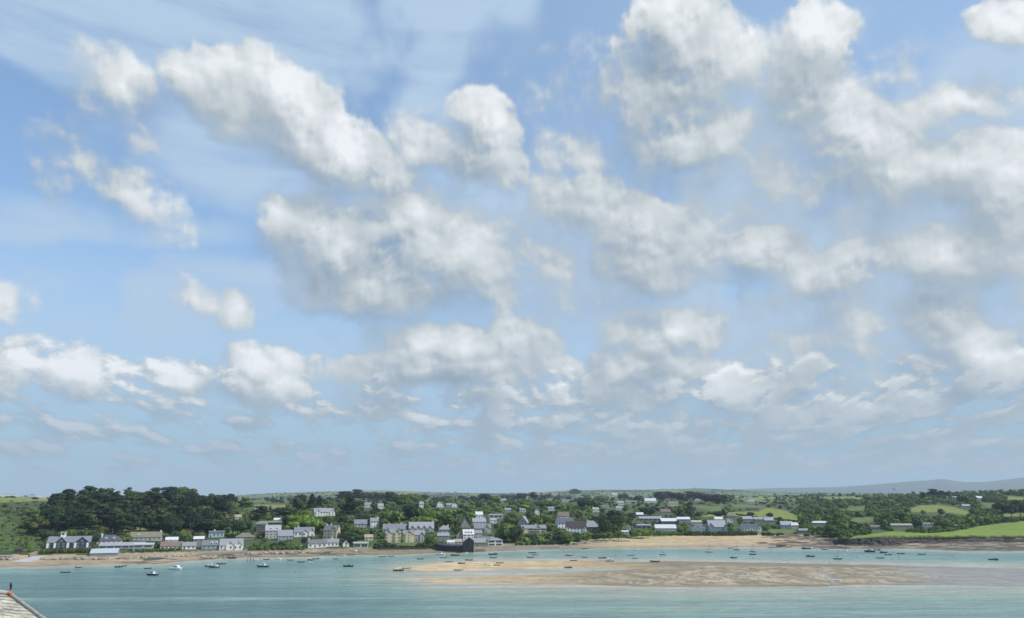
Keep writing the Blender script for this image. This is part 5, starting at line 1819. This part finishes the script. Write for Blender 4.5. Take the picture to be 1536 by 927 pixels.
# hedges and scrub banks along the shore
def hedge(pts, hm_, label, colour, depth=2.5, cat='hedge', name='hedge'):
    rr = random.Random(len(label) * 7)
    rs = np.random.RandomState(len(label))
    P = [ground_hit(a_, b_) for a_, b_ in pts]
    L = []
    for a_, b_ in zip(P[:-1], P[1:]):
        ln = (b_ - a_).length
        m_ = max(2, int(ln / (hm_ * 0.55)))
        for i in range(m_):
            p_ = a_.lerp(b_, (i + rr.random()) / m_)
            hh = hm_ * rr.uniform(.7, 1.1)
            L.append((p_.x - P[0].x, p_.y - P[0].y + rr.uniform(0, depth), p_.z - P[0].z + hh * .42, hh * .55, depth * .5, hh * .52))
    V, F = crown_arrays(L, rs, 26 * len(L), hm_ * 0.13)
    me_ = np_mesh(name, V, F, LEAF[colour], smooth=False)
    o = new_obj(name, me_)
    o.location = P[0]
    tag(o, label, cat)


hedge([(774, 818), (790, 818), (797, 818)], 3.0, 'low green hedge at the shore left of the dark hedge', 'mid')
hedge([(797, 818), (812, 817.5), (831, 817.5)], 3.6, 'long dark clipped hedge above the harbour wall', 'dark')
hedge([(832, 817), (845, 816.5), (855, 816.5)], 3.0, 'dark hedge right of the long clipped one', 'dark')
hedge([(626, 823), (640, 823), (647, 823)], 4.5, 'tall dark hedge below the cream villas lawn', 'dark')
hedge([(560, 824), (572, 824), (592, 823.5)], 5.0, 'wide dark hedge right of glazed boathouse', 'dark')
hedge([(596, 823), (612, 822.5), (626, 823)], 2.2, 'low hedge along the villa lawn edge', 'dark')
hedge([(60, 832), (80, 831), (100, 830), (140, 830)], 3.4, 'scrubby bank below the turret house', 'olive')
hedge([(372, 826), (400, 826), (430, 825), (455, 825)], 3.8, 'green scrub bank behind the pale boulders', 'mid')
hedge([(980, 803), (1000, 803), (1030, 803)], 3.5, 'green bank above the right sandy beach', 'mid')
hedge([(1030, 804), (1060, 804), (1095, 804), (1135, 803)], 4.5, 'dark bushy bank under the arch gabled house', 'dark')
hedge([(1142, 803.5), (1160, 804), (1178, 804)], 4.0, 'dark clump of bushes by the bay corner', 'dark')
hedge([(1274, 784), (1300, 790), (1340, 797)], 2.5, 'hedge behind the left part of the big field', 'mid')
hedge([(1395, 799.5), (1430, 796.5), (1470, 788.5), (1500, 784), (1536, 781), (1600, 778)], 3.0, 'hedge along the top of the big green field', 'mid')
hedge([(1085, 744), (1130, 744.5), (1175, 743.8), (1240, 744.5), (1300, 744.5)], 3.0, 'long hedge along the skyline fields', 'dark')
hedge([(1105, 772), (1120, 775), (1150, 778), (1200, 783)], 2.2, 'hedge under the sloping yellow green field', 'dark')
hedge([(205, 828), (240, 827), (270, 826)], 2.2, 'low scrub above the bank by the glazed house', 'mid')
# cliff scrub
hedge([(1258, 813), (1275, 812.5), (1290, 812), (1320, 811.5)], 2.0, 'dark scrub hanging over the cliff edge', 'pine', 1.5)
hedge([(1330, 811), (1360, 811), (1400, 810), (1460, 809.5), (1540, 809)], 1.8, 'green brown scrub along the field cliff edge', 'olive', 2.0)
# ---------------------------------------------------------------- boats
HULL = {
    'dark': mat('dark_hull_paint', (0.030, 0.035, 0.045), 0.45, 0.1, spec=0.5, objvar=0.3), 'white': mat('white_hull_paint', (0.72, 0.72, 0.70), 0.35, 0.05, spec=0.5),
    'green': mat('green_hull_paint', (0.04, 0.13, 0.10), 0.5, 0.1), 'olive': mat('olive_hull_paint', (0.16, 0.14, 0.07), 0.6, 0.1), 'brown': mat('varnished_hull', (0.15, 0.08, 0.04), 0.45, 0.15),
    'blue': mat('blue_hull_paint', (0.06, 0.10, 0.20), 0.45, 0.1), 'grey': mat('grey_hull_paint', (0.22, 0.24, 0.25), 0.5, 0.1), 'red': mat('rust_red_hull_paint', (0.20, 0.05, 0.03), 0.6, 0.15),
}
DECK = mat('boat_deck', (0.42, 0.40, 0.35), 0.7, 0.1)
INNER = mat('boat_inside', (0.17, 0.15, 0.12), 0.8, 0.2)
CABIN = mat('cabin_paint', (0.74, 0.74, 0.73), 0.4, 0.03, spec=0.5)
SPAR = mat('alloy_spar', (0.34, 0.35, 0.36), 0.4, 0.0, metal=0.4)
SAILC = mat('sail_cover', (0.10, 0.14, 0.28), 0.8, 0.1)
MOTOR = mat('outboard_cowl', (0.02, 0.02, 0.022), 0.4, 0.0)
BUOY = mat('orange_buoy', (0.50, 0.10, 0.03), 0.5, 0.0)


def hull_mb(L, B, F_, full=0.0, inset=True):
    """lofted hull: transom at -x, stem at +x"""
    st = [(-0.5, 0.80, 1.00, -0.10), (-0.3, 0.95, 0.96, -0.18), (0.0, 1.0, 0.95, -0.2), (0.22, 0.86, 1.02, -0.18), (0.38, 0.56, 1.14, -0.12), (0.50, 0.05, 1.32, 0.05)]
    rings = []
    for (x, b, f, kz) in st:
        b2, z = B / 2 * b, F_ * f
        xx = x * L
        xk = xx - (0.06 * L if x > 0.4 else 0)
        rings.append([(xk, 0, kz * F_ - 0.15), (xk * 1.0, b2 * .72, 0.0), (xx, b2 * 0.97, z * .6), (xx, b2, z), (xx, b2 * .86, z), (xx * .98, b2 * .80, z * .45 if inset else z),
                      (xx * .98, -b2 * .80, z * .45 if inset else z), (xx, -b2 * .86, z), (xx, -b2, z), (xx, -b2 * 0.97, z * .6), (xk, -b2 * .72, 0.0)])
    return MB().loft(rings)


def boat(px, py, lpx, kind, col, what, aground=None, rz=None, group='boats moored in the estuary'):
    x, y = sea_point(px, py)
    zt = gz(x, y)
    z = max(0.0, zt)
    k = y / FOC
    L = lpx * k
    B = max(1.5, L * (0.36 if kind != 'yacht' else 0.30))
    F_ = {'dinghy': 0.55, 'cruiser': 0.85, 'yacht': 0.9, 'launch': 0.7, 'barge': 0.8}[kind] * max(0.8, L / 6.0)
    a = R(rs_.uniform(-14, 14)) + (math.pi if rs_.random() < 0.5 else 0) if rz is None else R(rz)
    nm = {'dinghy': 'dinghy', 'cruiser': 'motor_cruiser', 'yacht': 'sailing_yacht', 'launch': 'open_launch', 'barge': 'work_barge'}[kind]
    root = empty(nm, (x, y, z), a)
    if zt > 0.05:
        root.rotation_euler = (R(rs_.uniform(-6, 6)), 0, a)
    hull_mb(L, B, F_).build('hull', HULL[col], root)
    if kind in ('dinghy', 'launch', 'barge'):
        for xx in (-0.26, 0.04, 0.26):
            MB().box(L * xx - .13, L * xx + .13, -B * .40 * (1 if xx < .2 else .8), B * .40 * (1 if xx < .2 else .8), F_ * .70, F_ * .78).build('thwart', DECK, root)
        mo = MB().box(-L / 2 - .32, -L / 2 - .02, -.16, .16, F_ * .9, F_ * 1.25 + .3).build('outboard_motor', MOTOR, root)
        MB().box(-L / 2 - .22, -L / 2 - .10, -.06, .06, -.3, F_ * .9).build('motor_leg', MOTOR, mo)
    if kind == 'launch':
        MB().prism([(L * .05, F_ * .9), (L * .30, F_ * .95), (L * .24, F_ * 1.9), (L * .08, F_ * 1.9)], 'y', -B * .3, B * .3).build('cuddy', CABIN if col != 'dark' else HULL['grey'], root)
    if kind == 'barge':
        MB().box(-L * .1, L * .12, -B * .3, B * .3, F_ * .8, F_ * 1.9).build('wheelhouse', HULL['grey'], root)
    if kind in ('cruiser', 'yacht'):
        MB().loft([[(-L * .47, -B * .36, F_ * .97), (-L * .47, B * .36, F_ * .97), (-L * .47, B * .36, F_ * 1.02), (-L * .47, -B * .36, F_ * 1.02)],
                   [(L * .2, -B * .36, F_ * .97), (L * .2, B * .36, F_ * .97), (L * .2, B * .36, F_ * 1.06), (L * .2, -B * .36, F_ * 1.06)],
                   [(L * .45, -B * .04, F_ * 1.1), (L * .45, B * .04, F_ * 1.1), (L * .45, B * .04, F_ * 1.27), (L * .45, -B * .04, F_ * 1.27)]]).build('deck', CABIN, root)
    if kind == 'cruiser':
        h1, h2 = F_ * 1.02, F_ * 1.02 + max(1.0, L * .16)
        c = MB().prism([(-L * .16, h1), (L * .28, h1), (L * .12, h2), (-L * .16, h2)], 'y', -B * .33, B * .33).build('cabin', CABIN, root)
        MB().box(-L * .12, L * .10, -B * .34, B * .34, h1 + (h2 - h1) * .45, h1 + (h2 - h1) * .80).build('cabin_window', GLASS, c)
        MB().box(-L * .22, L * .08, -B * .35, B * .35, h2, h2 + .08).build('cabin_roof', CABIN, c)
    if kind == 'yacht':
        h1 = F_ * 1.03
        c = MB().prism([(-L * .12, h1), (L * .22, h1), (L * .16, h1 + .5), (-L * .12, h1 + .55)], 'y', -B * .24, B * .24).build('cabin', CABIN, root)
        MB().box(-L * .08, L * .12, -B * .245, B * .245, h1 + .2, h1 + .38).build('cabin_window', GLASS, c)
        H_ = L * 1.15
        ms = MB().tube((L * .08, 0, h1), (L * .08, 0, h1 + H_), .13, .09, 8).build('mast', SPAR, root)
        MB().box(L * .08 - .04, L * .08 + .04, -.7, .7, h1 + H_ * .55, h1 + H_ * .55 + .05).build('spreader', SPAR, ms)
        bo = MB().tube((L * .07, 0, h1 + 1.1), (-L * .38, 0, h1 + 1.15), .07, .06, 8).build('boom', SPAR, root)
        MB().tube((L * .05, 0, h1 + 1.28), (-L * .36, 0, h1 + 1.25), .17, .10, 8).build('furled_sail', SAILC, bo)
        for e_ in ((L * .46, 0), (-L * .47, 0), (L * .08, B * .48), (L * .08, -B * .48)):
            MB().tube((e_[0], e_[1], F_ * 1.1), (L * .08, 0, h1 + H_ * .98), .018, .018, 4).build('stay', SPAR, ms)
    tag(root, what, {'dinghy': 'dinghy', 'cruiser': 'motor boat', 'yacht': 'yacht', 'launch': 'boat', 'barge': 'barge'}[kind], group)
    BOATS.append((root, what, px, py))
    return root


BOATS = []
for b_ in [
    (99, 859, 13, 'dinghy', 'dark', 'dark dinghy afloat nearest the slate roof corner'), (118, 851.5, 8, 'dinghy', 'dark', 'tiny dark dinghy close under the left beach'),
    (178, 851, 11, 'launch', 'dark', 'front dark launch of the pair off the left beach'), (184, 849.5, 10, 'dinghy', 'dark', 'rear dark dinghy of the pair off the left beach'),
    (221, 853, 10, 'dinghy', 'green', 'green dinghy off the left beach'), (228, 863, 18, 'cruiser', 'dark', 'low white topped cruiser nearest the camera'),
    (264, 854.5, 19, 'cruiser', 'white', 'white cruiser with raked cabin off the left beach'), (315, 850, 15, 'cruiser', 'grey', 'grey and white cruiser rafted to a tan boat'),
    (322, 851.5, 15, 'launch', 'brown', 'tan launch rafted beside the grey cruiser'), (333, 846, 13, 'dinghy', 'brown', 'tan dinghy behind the rafted boats'),
    (346, 838, 15, 'barge', 'red', 'dark workboat with rusty end against the jetty'), (394, 850.5, 17, 'cruiser', 'dark', 'dark hulled cruiser with white cabin off the jetty'),
    (384, 840.5, 7, 'dinghy', 'white', 'small pale dinghy near the mooring posts'), (400, 839.5, 8, 'dinghy', 'dark', 'first dark dinghy on the water edge right of jetty'),
    (418, 839.5, 9, 'launch', 'white', 'white launch at the water edge below grey houses'), (436, 840.5, 9, 'dinghy', 'brown', 'brown dinghy at the edge left of the white launch'),
    (452, 843.5, 10, 'dinghy', 'dark', 'dark dinghy left of the white launch'), (466, 844.5, 10, 'launch', 'white', 'white launch below the waterside cottages'),
    (465, 840.5, 8, 'launch', 'dark', 'dark launch just behind the white launch'), (474, 838.5, 9, 'dinghy', 'dark', 'dark dinghy stranded behind the white launch'),
    (481, 837, 8, 'dinghy', 'white', 'small white dinghy at the mud edge'), (503, 838.5, 8, 'dinghy', 'grey', 'grey dinghy afloat under the cream villa'),
    (523, 850, 15, 'launch', 'dark', 'long dark launch alone in pale shallow water'), (512, 833.5, 14, 'dinghy', 'white', 'long white boat lying on the mud'),
    (531, 828, 11, 'launch', 'white', 'white boat hauled out before the glazed boathouse'), (541, 828.5, 8, 'dinghy', 'grey', 'grey dinghy hauled out beside the white boat'),
    (573, 835.5, 9, 'dinghy', 'olive', 'left olive boat at the mud edge below villas'), (586, 834.5, 9, 'dinghy', 'olive', 'right olive boat at the mud edge below villas'),
    (598, 856.5, 15, 'launch', 'dark', 'dark launch at the left tip of the sandbank'), (609, 853, 12, 'dinghy', 'grey', 'grey dinghy behind the launch at sandbank tip'),
    (630, 839, 10, 'dinghy', 'dark', 'dark dinghy afloat left of the dark quay'), (660, 832.5, 13, 'cruiser', 'white', 'white motorboat moored off the quay wall'),
    (682, 833.5, 12, 'launch', 'dark', 'dark launch with grey cuddy off the quay wall'), (665, 837, 10, 'dinghy', 'grey', 'low grey dinghy below the white motorboat'),
    (688, 829.5, 8, 'dinghy', 'dark', 'dark dinghy tight under the quay warehouse'), (699, 829.8, 5, 'launch', 'white', 'tiny white boat at the warehouse corner'),
    (703, 840.5, 11, 'dinghy', 'dark', 'dark dinghy in the channel below the warehouse'), (674, 843, 10, 'dinghy', 'olive', 'olive dinghy grounded on the top edge of the sandbank'),
    (692, 846.5, 10, 'launch', 'dark', 'dark launch grounded upright on sandbank below warehouse'), (686, 855.5, 11, 'dinghy', 'dark', 'dark dinghy in the wet gully of the sandbank'),
    (740, 832, 13, 'launch', 'dark', 'dark launch in the channel off the harbour wall'), (740, 837, 10, 'dinghy', 'dark', 'dark dinghy just below the channel launch'),
    (733, 849, 11, 'launch', 'white', 'white boat lying on pale sand left'), (749, 845.5, 11, 'dinghy', 'brown', 'brown dinghy lying on pale sand'),
    (745, 849, 9, 'dinghy', 'brown', 'second brown dinghy lying lower on pale sand'), (799, 829.5, 11, 'dinghy', 'dark', 'upper dark dinghy of three in mid channel'),
    (802, 832.3, 9, 'dinghy', 'grey', 'middle grey dinghy of three in mid channel'), (795, 836.5, 10, 'dinghy', 'dark', 'lower dark dinghy of three in mid channel'),
    (854, 833.5, 10, 'launch', 'blue', 'blue launch in the channel above the sandbank boats'), (860, 841.5, 10, 'dinghy', 'green', 'dark green dinghy on the sandbank rim'),
    (853, 852, 11, 'launch', 'dark', 'black launch alone in the sandbank pool'), (877, 836.5, 8, 'dinghy', 'dark', 'small dark dinghy near the sandbank rim'),
    (904, 837.5, 11, 'launch', 'dark', 'dark launch at the rim left of the grey cruiser'), (915, 842.5, 13, 'cruiser', 'grey', 'grey cruiser grounded on the sandbank rim'),
    (918, 832.8, 9, 'dinghy', 'white', 'white dinghy in the channel above the grey cruiser'), (946, 833.5, 9, 'dinghy', 'grey', 'grey dinghy right of the white dinghy'),
    (953, 838, 8, 'dinghy', 'grey', 'low grey dinghy near the rim right of the cruiser'), (957, 825.5, 9, 'launch', 'white', 'pale boat under the right sandy beach'),
    (877, 823.3, 9, 'dinghy', 'brown', 'brown dinghy on the weed at the beach start'), (982, 843, 13, 'launch', 'brown', 'brown launch with high bow grounded on the rim'),
    (994, 832.5, 9, 'yacht', 'grey', 'small grey yacht in the channel'), (1064, 828.5, 11, 'yacht', 'grey', 'larger grey yacht with tall mast in the channel'),
    (1096, 822.5, 9, 'dinghy', 'grey', 'grey dinghy along the sandy beach edge'), (1105, 825, 7.5, 'yacht', 'dark', 'little dark yacht near the sandy beach'),
    (1100, 837, 9, 'launch', 'dark', 'dark launch in the channel below little yacht'), (1129, 828, 8.5, 'yacht', 'dark', 'dark yacht right behind the white topped boat'),
    (1129, 832, 10, 'cruiser', 'dark', 'white topped dark boat in front of dark yacht'), (1172, 820, 13, 'launch', 'dark', 'dark launch stranded in front of the bay'),
    (1183, 821, 7, 'dinghy', 'dark', 'dark dinghy beside the stranded bay launch'), (1209, 823.5, 13, 'launch', 'dark', 'dark launch afloat at the bay mouth'),
    (1215, 835, 12, 'launch', 'dark', 'dark launch mid channel above the sandbank pools'), (1237, 824.5, 9, 'dinghy', 'olive', 'olive dinghy near the bay rocks'),
    (1257, 839, 12, 'yacht', 'blue', 'white decked blue yacht nearest the sandbank'), (1268, 827, 8, 'cruiser', 'white', 'small white cruiser below the cliff'),
    (1285, 826, 8, 'dinghy', 'white', 'pale dinghy right of the small white cruiser'), (1304, 828, 15, 'barge', 'dark', 'dark barge in the cluster below the cliff'),
    (1317, 825.5, 9, 'launch', 'dark', 'dark launch behind the barge cluster'), (1325, 829.3, 12, 'launch', 'dark', 'dark launch right of the barge'),
    (1323, 826.5, 7, 'launch', 'white', 'white boat within the barge cluster'), (1332, 832.5, 10, 'launch', 'blue', 'blue launch in front of the barge cluster'),
    (1321, 837.5, 11, 'dinghy', 'dark', 'dark dinghy below the barge cluster'), (1352, 830.8, 11, 'dinghy', 'dark', 'dark dinghy right of the barge cluster'),
    (1382, 832, 11, 'dinghy', 'green', 'dark green dinghy off the field cliff'), (1491, 840, 13, 'launch', 'dark', 'dark launch alone at the far right'),
    (238, 834.5, 12, 'dinghy', 'white', 'upturned white boat on the bank by the glazed house'), (290, 831.5, 8, 'dinghy', 'white', 'white dinghy hauled up by the boatsheds'),
    (386, 823, 8, 'dinghy', 'white', 'pale dinghy on the grass bank behind the boulders'), (451, 821.5, 9, 'cruiser', 'white', 'white boat laid up left of the waterside cottages'),
    (23, 833, 9, 'dinghy', 'white', 'white dinghy by the left slipway'),
]:
    px_, py_, l_, kd, cl, wh = b_
    if py_ < 824 and px_ < 500 or wh.startswith(('upturned', 'white dinghy hauled', 'white boat hauled', 'grey dinghy hauled', 'white dinghy by')):
        r_ = boat(px_, py_, l_, kd, cl, wh)
        g_ = ground_hit(px_, py_)
        r_.location = (g_.x, g_.y, g_.z + 0.15)
    else:
        boat(px_, py_, l_, kd, cl, wh)

for i, (px_, py_) in enumerate([(1188, 829.5), (1286, 836), (1339, 840), (1348, 836), (1350, 839), (1415, 838.5), (1429, 834.5), (1183, 845.5), (1245, 845), (1129, 837.5), (740, 843.5), (862, 829.5), (443, 858), (505, 853), (615, 857), (695, 855)]):
    x, y = sea_point(px_, py_)
    m = MB()
    m.loft([[(r_ * math.cos(2 * math.pi * k_ / 10), r_ * math.sin(2 * math.pi * k_ / 10), z_) for k_ in range(10)] for r_, z_ in ((.12, -.3), (.42, -.1), (.5, .15), (.38, .42), (.1, .56))])
    m.tube((0, 0, .5), (0, 0, .8), .05, .05, 6)
    o = m.build('mooring_buoy', BUOY if i % 3 == 0 else HULL['grey'], smooth=False)
    o.location = (x, y, max(0, gz(x, y)))
    lb = ('orange' if i % 3 == 0 else 'grey') + ' mooring buoy ' + ('in the channel below the cliff' if px_ > 1270 else 'in the channel before the bay' if px_ > 1100 else 'in the mid channel' if px_ > 700 else 'in the shallow water left of the sandbank')
    tag(o, lb, 'buoy', 'mooring buoys dotted over the water')
    BOATS.append((o, lb, px_, py_))
finish_labels([(o, l_, p_) for o, l_, p_, _ in BOATS])

# ---------------------------------------------------------------- near roof, bottom left
SLATE = mat('weathered_scantle_slate', (0.42, 0.40, 0.33), 0.9, 0.34, 2.2, bump=0.004, bscale=20)
rt = empty('near_roof', (0, 0, 0))
tag(rt, 'weathered grey scantle slate roof corner at bottom left', 'roof')
DR = 26.0


def at(px, py, dist):
    d = ray(px, py)
    return Vector((0, 0, CAM_H)) + d * (dist / d.y)


A = at(-150, 874, DR + 4.5)       # ridge, left
Bp = at(14, 891, DR + 4.5)         # ridge end
Cc_ = at(110, 962, DR + 2.6)       # foot of the hip
Dd = A + (Cc_ - Bp) * 1.0 + (A - Bp) * 0.3
ncourse = 13
rr = random.Random(8)
m = MB()
nrm = (Cc_ - Bp).cross(A - Bp).normalized()
if nrm.z < 0:
    nrm = -nrm
for i in range(ncourse):
    f0, f1 = i / ncourse, (i + 1.35) / ncourse
    l0, l1 = A.lerp(Dd, f0), A.lerp(Dd, f1)
    r0_, r1_ = Bp.lerp(Cc_, f0), Bp.lerp(Cc_, f1)
    wd = (r1_ - l1).length
    ns = int(wd / (0.26 + 0.012 * i))
    s = rr.uniform(0, .9) / ns
    u0 = 0.0
    while u0 < 1.0:
        u1 = min(1.0, u0 + rr.uniform(.7, 1.35) / ns)
        jg = (l1 - l0) * rr.uniform(-.14, .10)
        a0, a1 = l0.lerp(r0_, u0), l0.lerp(r0_, u1)
        b0, b1 = l1.lerp(r1_, u0) + jg, l1.lerp(r1_, u1) + jg
        j = rr.uniform(-.02, .02)
        gap = (b1 - b0).normalized() * 0.006
        t0, t1 = nrm * 0.004, nrm * (0.026 + rr.uniform(-.010, .012))
        m.hexa([b0 + gap + nrm * .012, b1 - gap + nrm * .012, a1 - gap, a0 + gap, b0 + gap + t1, b1 - gap + t1, a1 - gap + t0, a0 + gap + t0])
        u0 = u1
m.build('slates', SLATE, rt)
# underside and the wall that carries it
wl = MB()
base = [A - nrm * .03, Bp - nrm * .03, Cc_ - nrm * .03, Dd - nrm * .03]
wl.poly(base)
back = [Bp + Vector((-1.4, 4.5, -4.0)), A + Vector((-1.0, 4.5, -4.0))]
wl.poly([base[0], base[1], back[0], back[1]])
wl.build('rear_slope', ROOFS['slate'], rt)
we = MB()
cdn, bdn = Cc_ + Vector((-.3, .2, -6)), back[0] + Vector((0, 0, -6))
we.poly([base[1], base[2], cdn, bdn])
we.poly([base[1], bdn, back[0]])
ddn, adn = Dd + Vector((.3, .2, -6)), back[1] + Vector((0, 0, -6))
we.poly([base[2], base[3], ddn, cdn])
we.build('wall', WALLS['stone'], rt)
# mortared hip: short overlapping pale tiles
m = MB()
for i in range(16):
    a0, a1 = Bp.lerp(Cc_, i / 16), Bp.lerp(Cc_, (i + 1.12) / 16)
    m.tube(a0 + nrm * .035, a1 + nrm * .05, .055, .07, 8)
m.build('hip_tiles', mat('lime_mortar', (0.33, 0.33, 0.30), 0.95, 0.2, 8), rt)
m = MB()
for i in range(9):
    a0, a1 = Bp.lerp(A, i / 9), Bp.lerp(A, (i + 1.1) / 9)
    m.tube(a0 + nrm * .03, a1 + nrm * .05, .075, .085, 8)
m.build('ridge_tiles', mat('pale_ridge_tile', (0.42, 0.42, 0.40), 0.95, 0.2, 8), rt)
# terracotta end tile carrying a black finial
TC_ = mat('terracotta', (0.46, 0.17, 0.055), 0.85, 0.25, 12)
m = MB()
m.tube(Bp + Vector((-.16, 0, .04)), Bp + Vector((.03, 0, .02)), .07, .08, 10)
m.tube(Bp + Vector((.0, -.03, .04)), Bp.lerp(Cc_, 0.07) + nrm * .05, .07, .06, 10)
m.tube(Bp + Vector((.0, 0, .05)), Bp + Vector((.02, 0, .16)), .055, .028, 10)
m.build('terracotta_end_tile', TC_, rt)
m = MB()
b0 = Bp + Vector((.02, 0, .14))
prof = [(0, .025), (.05, .034), (.09, .028), (.13, .038), (.17, .048), (.21, .042), (.25, .033), (.29, .014)]
m.loft([[(b0.x - zz_ * .10 * (zz_ > .2) + r_ * math.cos(2 * math.pi * k_ / 10), b0.y + r_ * math.sin(2 * math.pi * k_ / 10), b0.z + zz_) for k_ in range(10)] for zz_, r_ in prof])
m.build('black_finial', MOTOR, rt, smooth=True)
